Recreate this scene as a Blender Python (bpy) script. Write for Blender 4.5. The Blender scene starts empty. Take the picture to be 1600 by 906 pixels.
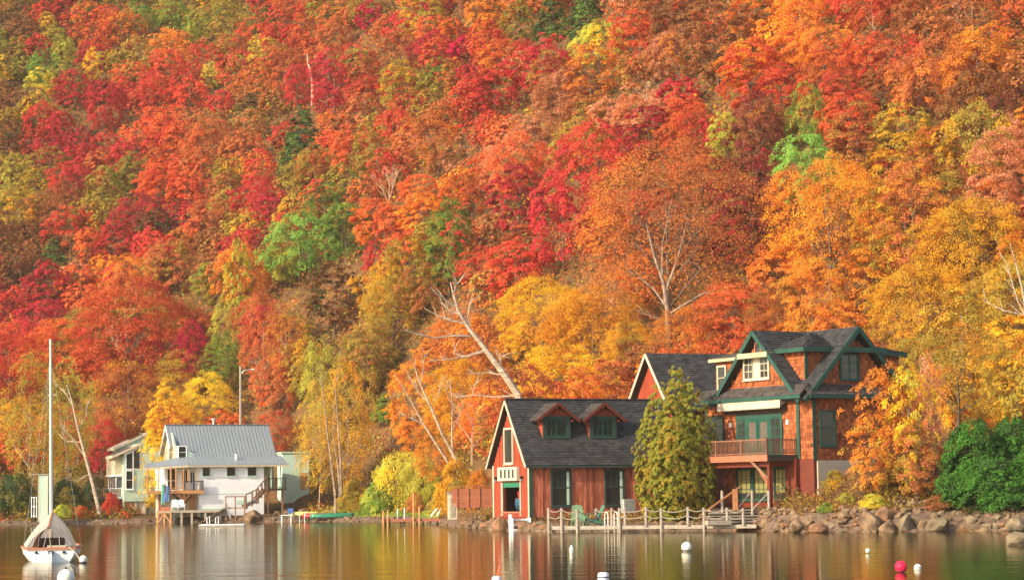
import bpy, math, random
import numpy as np
from mathutils import Vector, Matrix

# ------------------------------------------------------------------ camera, sky, sun, exposure
SC = bpy.context.scene
COL = SC.collection
FPX = 80.0 / 36.0 * 1600.0            # focal length in photograph pixels
HCAM = 2.4                            # eye height above the lake
PITCH = math.atan(323.0 / FPX)
ROLL = math.radians(-0.72)
CAM_R = Matrix.Rotation(math.pi / 2 + PITCH, 3, 'X') @ Matrix.Rotation(ROLL, 3, 'Z')
cam_data = bpy.data.cameras.new('camera')
cam_data.lens = 80.0
cam_data.sensor_width = 36.0
cam_data.clip_start = 0.5
cam_data.clip_end = 5000.0
cam = bpy.data.objects.new('camera', cam_data)
cam.matrix_world = Matrix.Translation((0, 0, HCAM)) @ CAM_R.to_4x4()
COL.objects.link(cam)
SC.camera = cam

SUN_DIR = Vector((-0.81, -0.55, 0.50)).normalized()     # towards the sun: left, behind the camera, low
world = bpy.data.worlds.new('World')
SC.world = world
world.use_nodes = True
wn = world.node_tree
wn.nodes.clear()
sky = wn.nodes.new('ShaderNodeTexSky')
sky.sky_type = 'NISHITA'
sky.sun_disc = False
sky.sun_elevation = math.asin(SUN_DIR.z)
sky.sun_rotation = math.atan2(SUN_DIR.x, SUN_DIR.y)
sky.air_density = 1.0
sky.dust_density = 2.0
sky.ozone_density = 0.6
bg = wn.nodes.new('ShaderNodeBackground')
bg.inputs['Strength'].default_value = 0.15
wo = wn.nodes.new('ShaderNodeOutputWorld')
wn.links.new(sky.outputs[0], bg.inputs['Color'])
wn.links.new(bg.outputs[0], wo.inputs['Surface'])

sun_data = bpy.data.lights.new('sun', 'SUN')
sun_data.energy = 3.7
sun_data.angle = math.radians(0.6)
sun_data.color = (1.0, 0.85, 0.62)
sun = bpy.data.objects.new('sun', sun_data)
sun.rotation_euler = SUN_DIR.to_track_quat('Z', 'Y').to_euler()
sun.location = (-60, -40, 80)
COL.objects.link(sun)

SC.view_settings.view_transform = 'Standard'
SC.view_settings.look = 'None'
SC.view_settings.gamma = 1.0
SC.view_settings.exposure = 1.0
SC.cycles.max_bounces = 8
SC.cycles.transparent_max_bounces = 8

# ------------------------------------------------------------------ helpers
def at(px, py, Y):
    """the point of the place that the photograph's pixel (px, py) shows at the distance Y"""
    r = CAM_R @ Vector(((px - 800.0) / FPX, (453.0 - py) / FPX, -1.0))
    k = Y / r.y
    return Vector((r.x * k, Y, HCAM + r.z * k))

CAM_RT = np.array(CAM_R.transposed())
def project(p):
    q = (np.asarray(p, dtype=float) - np.array([0, 0, HCAM])) @ CAM_RT.T
    return 800 + FPX * q[..., 0] / -q[..., 2], 453 - FPX * q[..., 1] / -q[..., 2]

def link(name, data, parent=None):
    o = bpy.data.objects.new(name, data)
    COL.objects.link(o)
    if parent is not None:
        o.parent = parent
    return o

def tag(o, label=None, cat=None, group=None, kind=None):
    if label: o['label'] = label
    if cat: o['category'] = cat
    if group: o['group'] = group
    if kind: o['kind'] = kind
    return o

def thing(name, label, cat, loc=(0, 0, 0), rotz=0.0, group=None):
    o = link(name, None)
    o.empty_display_size = 0.3
    o.location = loc
    o.rotation_euler = (0, 0, rotz)
    return tag(o, label, cat, group)

def copy_tree(o, parent=None):
    c = o.copy()
    COL.objects.link(c)
    if parent is not None:
        c.parent = parent
    for ch in list(o.children):
        copy_tree(ch, c)
    return c

def V(*a):
    return Vector(a)

class MB:
    """collects simple solids and builds them as one mesh object"""
    def __init__(s):
        s.v = []; s.f = []
    def add(s, vs, fs):
        n = len(s.v)
        s.v += [tuple(p) for p in vs]
        s.f += [tuple(i + n for i in f) for f in fs]
        return s
    def box(s, x0, x1, y0, y1, z0, z1):
        vs = [(x, y, z) for z in (z0, z1) for y in (y0, y1) for x in (x0, x1)]
        return s.add(vs, [(0, 2, 3, 1), (4, 5, 7, 6), (0, 1, 5, 4), (2, 6, 7, 3), (0, 4, 6, 2), (1, 3, 7, 5)])
    def obox(s, o, u, n, a0, a1, b0, b1, c0, c1):
        """box on a wall: o origin, u along, z up, n outward; a along u, b up, c outward"""
        o = Vector(o); u = Vector(u); n = Vector(n); w = Vector((0, 0, 1))
        vs = [o + u * a + w * b + n * c for c in (c0, c1) for b in (b0, b1) for a in (a0, a1)]
        return s.add(vs, [(0, 2, 3, 1), (4, 5, 7, 6), (0, 1, 5, 4), (2, 6, 7, 3), (0, 4, 6, 2), (1, 3, 7, 5)])
    def prism(s, pts, off):
        """polygon pts (3d) extruded by off"""
        off = Vector(off); k = len(pts)
        vs = [Vector(p) for p in pts] + [Vector(p) + off for p in pts]
        fs = [tuple(range(k - 1, -1, -1)), tuple(range(k, 2 * k))]
        fs += [(i, (i + 1) % k, k + (i + 1) % k, k + i) for i in range(k)]
        return s.add(vs, fs)
    def tube(s, pts, rads, n=6, cap=True):
        pts = [Vector(p) for p in pts]
        if not hasattr(rads, '__len__'): rads = [rads] * len(pts)
        rings = []
        for i, p in enumerate(pts):
            d = (pts[min(i + 1, len(pts) - 1)] - pts[max(i - 1, 0)])
            if d.length < 1e-9: d = Vector((0, 0, 1))
            d.normalize()
            ref = Vector((1, 0, 0)) if abs(d.z) > 0.8 else Vector((0, 0, 1))
            a = d.cross(ref).normalized(); b = d.cross(a)
            ph = math.pi / 4 if n == 4 else 0
            rings.append([p + (a * math.cos(ph + 2 * math.pi * k / n) + b * math.sin(ph + 2 * math.pi * k / n)) * rads[i] for k in range(n)])
        vs = [q for r in rings for q in r]
        fs = []
        for i in range(len(pts) - 1):
            for k in range(n):
                fs.append((i * n + k, (i + 1) * n + k, (i + 1) * n + (k + 1) % n, i * n + (k + 1) % n))
        if cap:
            fs.append(tuple(range(n))); fs.append(tuple((len(pts) - 1) * n + k for k in range(n - 1, -1, -1)))
        return s.add(vs, fs)
    def bar(s, p, q, w):
        return s.tube([p, q], w * 0.7071, 4)
    def lathe(s, prof, n=16, c=(0, 0, 0)):
        """prof: list of (r, z)"""
        vs = [(c[0] + r * math.cos(2 * math.pi * k / n), c[1] + r * math.sin(2 * math.pi * k / n), c[2] + z) for r, z in prof for k in range(n)]
        fs = []
        for i in range(len(prof) - 1):
            for k in range(n):
                fs.append((i * n + k, i * n + (k + 1) % n, (i + 1) * n + (k + 1) % n, (i + 1) * n + k))
        fs.append(tuple(range(n - 1, -1, -1))); fs.append(tuple((len(prof) - 1) * n + k for k in range(n)))
        return s.add(vs, fs)
    def mesh(s, name, mat, smooth=False):
        me = bpy.data.meshes.new(name)
        me.from_pydata(s.v, [], s.f)
        me.update()
        if mat: me.materials.append(mat)
        if smooth:
            me.polygons.foreach_set('use_smooth', [True] * len(me.polygons))
        return me
    def build(s, name, mat, parent=None, smooth=False, bevel=0.0, kind=None):
        o = link(name, s.mesh(name, mat, smooth), parent)
        if bevel:
            m = o.modifiers.new('edge', 'BEVEL'); m.width = bevel; m.segments = 1; m.limit_method = 'ANGLE'
        if kind: o['kind'] = kind
        return o

def np_mesh(name, verts, faces, mat, attrs=None, smooth=False):
    """verts n x 3, faces m x k (all the same k), attrs {name: per-vertex floats or rgb}"""
    me = bpy.data.meshes.new(name)
    verts = np.ascontiguousarray(verts, dtype=np.float32); faces = np.ascontiguousarray(faces, dtype=np.int32)
    m, k = faces.shape
    me.vertices.add(len(verts)); me.vertices.foreach_set('co', verts.ravel())
    me.loops.add(m * k); me.loops.foreach_set('vertex_index', faces.ravel())
    me.polygons.add(m); me.polygons.foreach_set('loop_start', np.arange(m, dtype=np.int32) * k)
    me.polygons.foreach_set('use_smooth', np.full(m, smooth))
    for an, av in (attrs or {}).items():
        av = np.asarray(av, dtype=np.float32)
        if av.ndim == 1:
            a = me.attributes.new(an, 'FLOAT', 'POINT'); a.data.foreach_set('value', av)
        else:
            a = me.attributes.new(an, 'FLOAT_COLOR', 'POINT')
            a.data.foreach_set('color', np.concatenate([av, np.ones((len(av), 1), np.float32)], axis=1).ravel())
    me.update(calc_edges=True)
    if mat: me.materials.append(mat)
    return me

# ------------------------------------------------------------------ materials
def new_mat(name):
    m = bpy.data.materials.new(name); m.use_nodes = True
    nt = m.node_tree; nt.nodes.clear()
    out = nt.nodes.new('ShaderNodeOutputMaterial')
    return m, nt, out

def N(nt, typ, **kw):
    n = nt.nodes.new(typ)
    for k, v in kw.items():
        if k.startswith('i_'):
            n.inputs[k[2:].replace('_', ' ')].default_value = v
        else:
            setattr(n, k, v)
    return n

def mat(name, c1, c2=None, rough=0.7, scale=3.0, island=0.0, bump=0.15, stretch=(1, 1, 1), metal=0.0, detail=6.0, spec=0.15):
    """painted, wooden or stony surface: two tones over noise in the object's own space, tone changing piece by piece, fine relief"""
    m, nt, out = new_mat(name)
    b = N(nt, 'ShaderNodeBsdfPrincipled')
    b.inputs['Roughness'].default_value = rough; b.inputs['Metallic'].default_value = metal
    b.inputs['Specular IOR Level'].default_value = spec
    tc = N(nt, 'ShaderNodeTexCoord'); mp = N(nt, 'ShaderNodeMapping'); mp.inputs['Scale'].default_value = stretch
    nz = N(nt, 'ShaderNodeTexNoise'); nz.inputs['Scale'].default_value = scale; nz.inputs['Detail'].default_value = detail
    nt.links.new(tc.outputs['Object'], mp.inputs['Vector']); nt.links.new(mp.outputs[0], nz.inputs['Vector'])
    c2 = c2 or tuple(x * 0.75 for x in c1)
    rm = N(nt, 'ShaderNodeMapRange'); rm.inputs['From Min'].default_value = 0.3; rm.inputs['From Max'].default_value = 0.7
    nt.links.new(nz.outputs[0], rm.inputs['Value'])
    mx = N(nt, 'ShaderNodeMix', data_type='RGBA'); mx.inputs['A'].default_value = (*c1, 1); mx.inputs['B'].default_value = (*c2, 1)
    nt.links.new(rm.outputs[0], mx.inputs['Factor'])
    col = mx.outputs['Result']
    if island:
        ge = N(nt, 'ShaderNodeNewGeometry'); hs = N(nt, 'ShaderNodeHueSaturation')
        r2 = N(nt, 'ShaderNodeMapRange'); r2.inputs['To Min'].default_value = 1 - island; r2.inputs['To Max'].default_value = 1 + island
        nt.links.new(ge.outputs['Random Per Island'], r2.inputs['Value']); nt.links.new(r2.outputs[0], hs.inputs['Value'])
        nt.links.new(col, hs.inputs['Color']); col = hs.outputs[0]
    nt.links.new(col, b.inputs['Base Color'])
    if bump:
        bp = N(nt, 'ShaderNodeBump'); bp.inputs['Strength'].default_value = bump; bp.inputs['Distance'].default_value = 0.05
        nt.links.new(nz.outputs[0], bp.inputs['Height']); nt.links.new(bp.outputs[0], b.inputs['Normal'])
    nt.links.new(b.outputs[0], out.inputs[0])
    return m

M = {}
M['red_board'] = mat('red boards', (0.48, 0.150, 0.080), (0.22, 0.055, 0.03), 0.75, 1.3, 0.36, 0.4, (6, 6, 0.9))
M['red_gable'] = mat('red gable boards', (0.33, 0.058, 0.026), (0.23, 0.040, 0.019), 0.7, 2.0, 0.14, 0.2, (6, 6, 0.7))
M['red_paint'] = mat('dark red paint', (0.16, 0.034, 0.018), (0.12, 0.025, 0.014), 0.6, 2.0)
M['shingle'] = mat('cedar shingles', (0.40, 0.115, 0.040), (0.20, 0.055, 0.022), 0.8, 1.2, 0.42, 0.3, (3, 3, 1))
M['roof'] = mat('slate grey roof shingles', (0.054, 0.053, 0.055), (0.032, 0.032, 0.034), 0.9, 1.2, 0.30, 0.3)
M['roof_brown'] = mat('weathered roof shingles', (0.085, 0.07, 0.06), (0.06, 0.052, 0.048), 0.85, 1.2, 0.35, 0.3)
M['roof_board'] = mat('roof deck', (0.05, 0.04, 0.035))
M['green_trim'] = mat('green painted trim', (0.030, 0.085, 0.063), (0.022, 0.062, 0.046), 0.5, 2.0)
M['green_sash'] = mat('green window sash', (0.018, 0.085, 0.060), (0.014, 0.062, 0.045), 0.5, 2.0)
M['dark_frame'] = mat('dark green window frame', (0.04, 0.065, 0.055), (0.03, 0.05, 0.045), 0.5)
M['cream'] = mat('cream painted trim', (0.60, 0.50, 0.36), (0.48, 0.40, 0.28), 0.6, 2.0)
M['trim_cream'] = mat('aged cream trim', (0.42, 0.38, 0.24), (0.32, 0.29, 0.18), 0.6, 2.0)
M['white'] = mat('white painted wood', (0.86, 0.87, 0.86), (0.77, 0.79, 0.79), 0.6, 1.2)
M['mint'] = mat('mint painted clapboard', (0.50, 0.62, 0.48), (0.44, 0.55, 0.42), 0.65, 1.2, 0.05)
M['mint_light'] = mat('pale mint paint', (0.55, 0.74, 0.60), (0.48, 0.66, 0.54), 0.65, 0.8)
M['metal_roof'] = mat('grey standing seam metal', (0.23, 0.26, 0.275), (0.215, 0.243, 0.26), 0.5, 0.5, 0, 0.0, spec=0.4)
M['metal_pale'] = mat('galvanised metal', (0.45, 0.46, 0.46), (0.36, 0.37, 0.37), 0.4, 3.0, metal=0.5)
M['wood'] = mat('weathered brown wood', (0.26, 0.15, 0.085), (0.17, 0.095, 0.055), 0.8, 3.0, 0.2, 0.3, (4, 4, 1))
M['wood_orange'] = mat('new orange pine', (0.60, 0.30, 0.12), (0.50, 0.24, 0.09), 0.7, 3.0, 0.12)
M['wood_tan'] = mat('tan stained wood', (0.38, 0.17, 0.075), (0.28, 0.12, 0.055), 0.75, 3.0, 0.12)
M['wood_pale'] = mat('sun bleached dock wood', (0.38, 0.32, 0.25), (0.24, 0.20, 0.155), 0.8, 3.0, 0.15, 0.3, (3, 3, 1))
M['wood_red'] = mat('red stained deck wood', (0.40, 0.14, 0.075), (0.30, 0.10, 0.055), 0.75, 3.0, 0.15, 0.2)
M['wood_dark'] = mat('dark wet wood', (0.07, 0.05, 0.035), (0.045, 0.032, 0.025), 0.8)
M['rail_brown'] = mat('brown railing', (0.24, 0.11, 0.065), (0.18, 0.08, 0.05), 0.7)
M['concrete'] = mat('pale concrete', (0.46, 0.40, 0.30), (0.36, 0.31, 0.24), 0.9, 1.5)
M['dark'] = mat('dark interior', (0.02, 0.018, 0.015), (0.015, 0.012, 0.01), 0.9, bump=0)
M['rope'] = mat('pale dock rope', (0.40, 0.33, 0.26), (0.30, 0.25, 0.19), 0.9, 8)
M['canvas'] = mat('cream canvas', (0.80, 0.74, 0.64), (0.70, 0.64, 0.54), 0.9, 2.0)
M['canvas_in'] = mat('brown canvas lining', (0.34, 0.14, 0.06), (0.24, 0.10, 0.045), 0.9, 2.0)
M['hull'] = mat('white gelcoat', (0.78, 0.78, 0.77), (0.72, 0.72, 0.71), 0.35, 1.0, 0, 0.0, spec=0.5)
M['gunwale'] = mat('varnished orange gunwale', (0.52, 0.20, 0.11), (0.42, 0.16, 0.08), 0.45, 3.0)
M['mast'] = mat('pale painted mast', (0.66, 0.60, 0.50), (0.60, 0.54, 0.45), 0.5)
M['green_paint'] = mat('green painted chair', (0.08, 0.24, 0.14), (0.06, 0.18, 0.11), 0.6, 2.0)
M['green_pale'] = mat('light green painted chair', (0.20, 0.34, 0.20), (0.16, 0.28, 0.17), 0.6, 2.0)
M['green_hull'] = mat('green canoe hull', (0.025, 0.20, 0.11), (0.02, 0.15, 0.085), 0.4, 2.0, spec=0.5)
M['red_hull'] = mat('red canoe hull', (0.55, 0.03, 0.035), (0.45, 0.025, 0.03), 0.4, 2.0, spec=0.5)
M['yellow_hull'] = mat('yellow canoe hull', (0.70, 0.52, 0.12), (0.62, 0.45, 0.10), 0.4, 2.0, spec=0.5)
M['blue_hull'] = mat('blue boat hull', (0.04, 0.12, 0.20), (0.03, 0.09, 0.16), 0.4, 2.0, spec=0.5)
M['blue_cloth'] = mat('blue cloth', (0.10, 0.20, 0.42), (0.07, 0.15, 0.34), 0.9)
M['green_cloth'] = mat('green cloth', (0.10, 0.36, 0.26), (0.08, 0.28, 0.2), 0.9)
M['buoy'] = mat('white buoy plastic', (0.72, 0.70, 0.62), (0.58, 0.56, 0.48), 0.5, 5.0)
M['buoy_grey'] = mat('grey white float', (0.62, 0.62, 0.63), (0.5, 0.5, 0.52), 0.5, 5.0)
M['buoy_red'] = mat('pink red buoy plastic', (0.80, 0.02, 0.075), (0.70, 0.018, 0.06), 0.4, 5.0)
M['navy'] = mat('navy band', (0.03, 0.035, 0.09), (0.02, 0.025, 0.06), 0.5)
M['orange_stick'] = mat('orange red stick', (0.72, 0.16, 0.07), (0.6, 0.13, 0.06), 0.5)
M['rock'] = mat('shore rock', (0.29, 0.185, 0.105), (0.07, 0.046, 0.028), 0.9, 2.2, 0.0, 1.0, detail=10)
M['rock_grey'] = mat('grey boulder', (0.27, 0.20, 0.12), (0.065, 0.052, 0.032), 0.9, 1.6, 0.0, 1.0, detail=10)
M['rock_red'] = mat('reddish shore rock', (0.33, 0.17, 0.09), (0.09, 0.05, 0.03), 0.9, 2.0, 0.0, 1.0, detail=10)
M['rubble'] = mat('rubble bank', (0.20, 0.13, 0.085), (0.07, 0.05, 0.035), 0.95, 2.2, 0.0, 1.0)
M['road'] = mat('grey road', (0.20, 0.19, 0.18), (0.16, 0.15, 0.145), 0.9, 1.0)
M['bark'] = mat('grey brown bark', (0.20, 0.14, 0.095), (0.10, 0.07, 0.05), 0.9, 3.0, 0, 0.6, (3, 3, 0.6))
M['bark_white'] = mat('white birch bark', (0.58, 0.45, 0.33), (0.22, 0.16, 0.11), 0.85, 2.4, 0, 0.3, (0.6, 0.6, 3.0))
M['bark_pale'] = mat('pale patchy bark', (0.40, 0.30, 0.21), (0.12, 0.085, 0.06), 0.9, 2.0, 0, 0.5)
M['twig'] = mat('pinkish bare twigs', (0.52, 0.32, 0.20), (0.40, 0.23, 0.15), 0.9, 2.0)
M['curtain'] = mat('pale yellow curtain', (0.26, 0.22, 0.08), (0.16, 0.14, 0.05), 0.9, 6.0, 0, 0, (6, 6, 0.3))
M['screen'] = mat('grey insect screen', (0.12, 0.10, 0.08), (0.09, 0.075, 0.06), 0.8)
M['lamp_glass'] = mat('frosted lamp glass', (0.8, 0.78, 0.7), (0.74, 0.72, 0.64), 0.3)
M['black_metal'] = mat('black metal', (0.03, 0.03, 0.03), (0.02, 0.02, 0.02), 0.5)

def glass_mat():
    m, nt, out = new_mat('window glass')
    b = N(nt, 'ShaderNodeBsdfPrincipled')
    nz = N(nt, 'ShaderNodeTexNoise'); nz.inputs['Scale'].default_value = 0.9
    cr = N(nt, 'ShaderNodeMix', data_type='RGBA'); cr.inputs['A'].default_value = (0.012, 0.014, 0.014, 1); cr.inputs['B'].default_value = (0.05, 0.05, 0.04, 1)
    nt.links.new(nz.outputs[0], cr.inputs['Factor']); nt.links.new(cr.outputs['Result'], b.inputs['Base Color'])
    b.inputs['Roughness'].default_value = 0.06; b.inputs['Specular IOR Level'].default_value = 0.6
    bp = N(nt, 'ShaderNodeBump'); bp.inputs['Strength'].default_value = 0.03
    nt.links.new(nz.outputs[0], bp.inputs['Height']); nt.links.new(bp.outputs[0], b.inputs['Normal'])
    nt.links.new(b.outputs[0], out.inputs[0])
    return m
M['glass'] = glass_mat()
def sailcloth():
    m = M['canvas']; nt = m.node_tree; b = next(n for n in nt.nodes if n.type == 'BSDF_PRINCIPLED'); out = next(n for n in nt.nodes if n.type == 'OUTPUT_MATERIAL')
    t = N(nt, 'ShaderNodeBsdfTranslucent'); ms = N(nt, 'ShaderNodeMixShader'); ms.inputs[0].default_value = 0.6
    nt.links.new(b.inputs['Base Color'].links[0].from_socket, t.inputs[0])
    nt.links.new(b.outputs[0], ms.inputs[1]); nt.links.new(t.outputs[0], ms.inputs[2]); nt.links.new(ms.outputs[0], out.inputs[0])
sailcloth()

def leaf_mat(name, from_mesh):
    """autumn leaves: the tree's own colour, a second colour on some clumps, every leaf a little different, light passing through"""
    m, nt, out = new_mat(name)
    if from_mesh:
        ca = N(nt, 'ShaderNodeAttribute', attribute_type='GEOMETRY', attribute_name='tint').outputs['Color']
        cb = N(nt, 'ShaderNodeAttribute', attribute_type='GEOMETRY', attribute_name='tint_second').outputs['Color']
    else:
        ca = N(nt, 'ShaderNodeObjectInfo').outputs['Color']
        cb = N(nt, 'ShaderNodeAttribute', attribute_type='OBJECT', attribute_name='tint_second').outputs['Color']
    cl = N(nt, 'ShaderNodeAttribute', attribute_type='GEOMETRY', attribute_name='clump')
    r = N(nt, 'ShaderNodeMapRange'); r.inputs['From Min'].default_value = 0.45; r.inputs['From Max'].default_value = 0.95
    nt.links.new(cl.outputs['Fac'], r.inputs['Value'])
    mx = N(nt, 'ShaderNodeMix', data_type='RGBA')
    nt.links.new(r.outputs[0], mx.inputs['Factor']); nt.links.new(ca, mx.inputs['A']); nt.links.new(cb, mx.inputs['B'])
    ge = N(nt, 'ShaderNodeNewGeometry'); hs = N(nt, 'ShaderNodeHueSaturation')
    r2 = N(nt, 'ShaderNodeMapRange'); r2.inputs['To Min'].default_value = 0.80; r2.inputs['To Max'].default_value = 1.20
    r3 = N(nt, 'ShaderNodeMapRange'); r3.inputs['From Min'].default_value = 0; r3.inputs['From Max'].default_value = 1
    r3.inputs['To Min'].default_value = 0.490; r3.inputs['To Max'].default_value = 0.512
    nt.links.new(ge.outputs['Random Per Island'], r2.inputs['Value']); nt.links.new(r2.outputs[0], hs.inputs['Value'])
    wn_ = N(nt, 'ShaderNodeTexWhiteNoise', noise_dimensions='1D')
    nt.links.new(ge.outputs['Random Per Island'], wn_.inputs['W']); nt.links.new(wn_.outputs['Value'], r3.inputs['Value'])
    nt.links.new(r3.outputs[0], hs.inputs['Hue'])
    nt.links.new(mx.outputs['Result'], hs.inputs['Color'])
    d = N(nt, 'ShaderNodeBsdfDiffuse'); t = N(nt, 'ShaderNodeBsdfTranslucent'); ms = N(nt, 'ShaderNodeMixShader')
    ms.inputs[0].default_value = 0.42
    nt.links.new(hs.outputs[0], d.inputs[0]); nt.links.new(hs.outputs[0], t.inputs[0])
    nt.links.new(d.outputs[0], ms.inputs[1]); nt.links.new(t.outputs[0], ms.inputs[2])
    nt.links.new(ms.outputs[0], out.inputs[0])
    return m
M['leaf'] = leaf_mat('autumn leaves', False)
M['leaf_mass'] = leaf_mat('far autumn leaves', True)

def ground_mat():
    m, nt, out = new_mat('leaf litter ground')
    b = N(nt, 'ShaderNodeBsdfPrincipled'); b.inputs['Roughness'].default_value = 0.95; b.inputs['Specular IOR Level'].default_value = 0.1
    ge = N(nt, 'ShaderNodeNewGeometry')
    n1 = N(nt, 'ShaderNodeTexNoise'); n1.inputs['Scale'].default_value = 0.35; n1.inputs['Detail'].default_value = 8
    n2 = N(nt, 'ShaderNodeTexNoise'); n2.inputs['Scale'].default_value = 2.5; n2.inputs['Detail'].default_value = 8
    for n in (n1, n2): nt.links.new(ge.outputs['Position'], n.inputs['Vector'])
    cr = N(nt, 'ShaderNodeValToRGB'); e = cr.color_ramp.elements
    e[0].position = 0.3; e[0].color = (0.055, 0.035, 0.02, 1); e[1].position = 0.7; e[1].color = (0.26, 0.10, 0.035, 1)
    k = e.new(0.5); k.color = (0.13, 0.075, 0.03, 1)
    ad = N(nt, 'ShaderNodeMix', data_type='FLOAT'); ad.inputs['Factor'].default_value = 0.5
    nt.links.new(n1.outputs[0], ad.inputs['A']); nt.links.new(n2.outputs[0], ad.inputs['B'])
    nt.links.new(ad.outputs['Result'], cr.inputs[0]); nt.links.new(cr.outputs[0], b.inputs['Base Color'])
    bp = N(nt, 'ShaderNodeBump'); bp.inputs['Strength'].default_value = 0.8; bp.inputs['Distance'].default_value = 0.3
    nt.links.new(n2.outputs[0], bp.inputs['Height']); nt.links.new(bp.outputs[0], b.inputs['Normal'])
    nt.links.new(b.outputs[0], out.inputs[0])
    return m
M['ground'] = ground_mat()
M['lawn'] = mat('mown grass', (0.22, 0.30, 0.05), (0.13, 0.17, 0.04), 0.95, 0.8, 0, 0.8)

def water_mat():
    m, nt, out = new_mat('lake water')
    gl = N(nt, 'ShaderNodeBsdfGlossy'); gl.inputs['Color'].default_value = (0.86, 0.83, 0.74, 1); gl.inputs['Roughness'].default_value = 0.075
    df = N(nt, 'ShaderNodeBsdfDiffuse'); df.inputs['Color'].default_value = (0.020, 0.028, 0.010, 1)
    fr = N(nt, 'ShaderNodeFresnel'); fr.inputs['IOR'].default_value = 1.333
    mxs = N(nt, 'ShaderNodeMixShader')
    nt.links.new(fr.outputs[0], mxs.inputs[0]); nt.links.new(df.outputs[0], mxs.inputs[1]); nt.links.new(gl.outputs[0], mxs.inputs[2])
    ge = N(nt, 'ShaderNodeNewGeometry')
    mp = N(nt, 'ShaderNodeMapping'); mp.inputs['Scale'].default_value = (0.5, 1.0, 1.0)
    n1 = N(nt, 'ShaderNodeTexNoise'); n1.inputs['Scale'].default_value = 1.4; n1.inputs['Detail'].default_value = 4
    n2 = N(nt, 'ShaderNodeTexNoise'); n2.inputs['Scale'].default_value = 0.06; n2.inputs['Detail'].default_value = 3
    nt.links.new(ge.outputs['Position'], mp.inputs['Vector']); nt.links.new(mp.outputs[0], n1.inputs['Vector']); nt.links.new(ge.outputs['Position'], n2.inputs['Vector'])
    mq = N(nt, 'ShaderNodeMath', operation='MULTIPLY'); nt.links.new(n1.outputs[0], mq.inputs[0]); nt.links.new(n2.outputs[0], mq.inputs[1])
    m3 = N(nt, 'ShaderNodeMapping'); m3.inputs['Scale'].default_value = (0.22, 1.0, 1.0)
    n3 = N(nt, 'ShaderNodeTexNoise'); n3.inputs['Scale'].default_value = 0.42; n3.inputs['Detail'].default_value = 3
    nt.links.new(ge.outputs['Position'], m3.inputs['Vector']); nt.links.new(m3.outputs[0], n3.inputs['Vector'])
    mu = N(nt, 'ShaderNodeMath', operation='MULTIPLY_ADD'); mu.inputs[1].default_value = 2.6
    nt.links.new(n3.outputs[0], mu.inputs[0]); nt.links.new(mq.outputs[0], mu.inputs[2])
    bp = N(nt, 'ShaderNodeBump'); bp.inputs['Strength'].default_value = 0.10; bp.inputs['Distance'].default_value = 0.12
    nt.links.new(mu.outputs[0], bp.inputs['Height']); nt.links.new(bp.outputs[0], gl.inputs['Normal'])
    nt.links.new(mxs.outputs[0], out.inputs[0])
    return m
M['water'] = water_mat()

# ------------------------------------------------------------------ the lie of the land
SHX = np.array([-400, -90, -56, -48, -42, -32, -22, -16, -10, -7, -5, -1.5, 2.5, 8, 14.5, 17, 20, 27, 40, 120, 400], float)
SHY = np.array([230, 248, 251, 253, 252, 250, 246, 243, 236, 207, 190, 166, 156, 153.8, 151, 143.5, 140, 138.5, 131, 110, 80], float)
FTX = np.array([-400, -120, -60, -42, -20, 0, 20, 40, 100, 400], float)
FTY = np.array([330, 310, 296, 288, 264, 237, 212, 192, 156, 120], float)
_rs = np.random.RandomState(5)
_WAVES = [(_rs.uniform(0.015, 0.09), _rs.uniform(0, 6.3), _rs.uniform(0, 6.3)) for _ in range(14)]
def relief(x, y):
    s = 0
    for k, a, p in _WAVES:
        s = s + 0.028 / k * np.sin(k * (x * math.cos(a) + y * math.sin(a)) + p)
    return s
def smooth_foot(x):
    return sum(np.interp(x + k, FTX, FTY) for k in (-16, -8, 0, 8, 16)) / 5
def shore(x):
    return np.interp(x, SHX, SHY)
def ground(x, y):
    x = np.asarray(x, float); y = np.asarray(y, float)
    d = y - shore(x)
    z = np.interp(d, [-60, -5, -0.5, 0.8, 4, 10, 16, 24, 34, 42], [-4, -1.6, -0.4, 0.35, 0.65, 0.95, 1.3, 2.6, 5.4, 6.6])
    h = np.maximum(0, y - smooth_foot(x))
    z = z + 0.7 * np.clip((d - 0.4) / 2.2, 0, 1) * np.clip((x - 13.5) / 3, 0, 1) * np.clip((20 - d) / 8, 0, 1)
    z = z + 0.70 * h + relief(x, y) * np.clip(h / 50, 0, 1)
    z = z + 2.4 * np.exp(-(((x - 27) / 3.6) ** 2 + ((y - 149) / 4.2) ** 2)) + 1.6 * np.exp(-(((x - 33) / 5) ** 2 + ((y - 147) / 4) ** 2))
    z = z + 2.0 * np.exp(-(((x - 22.8) / 2.0) ** 2 + ((y - 147.8) / 2.6) ** 2))
    return z
def on_hill(px, py):
    """where the line of sight through (px, py) meets the land"""
    r = CAM_R @ Vector(((px - 800.0) / FPX, (453.0 - py) / FPX, -1.0)); r = r / r.y
    Y = np.arange(130.0, 900.0, 0.5)
    z = HCAM + r.z * Y
    g = ground(r.x * Y, Y)
    k = np.nonzero(g >= z)[0]
    y = Y[k[0]] if len(k) else 600.0
    return r.x * y, y

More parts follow.
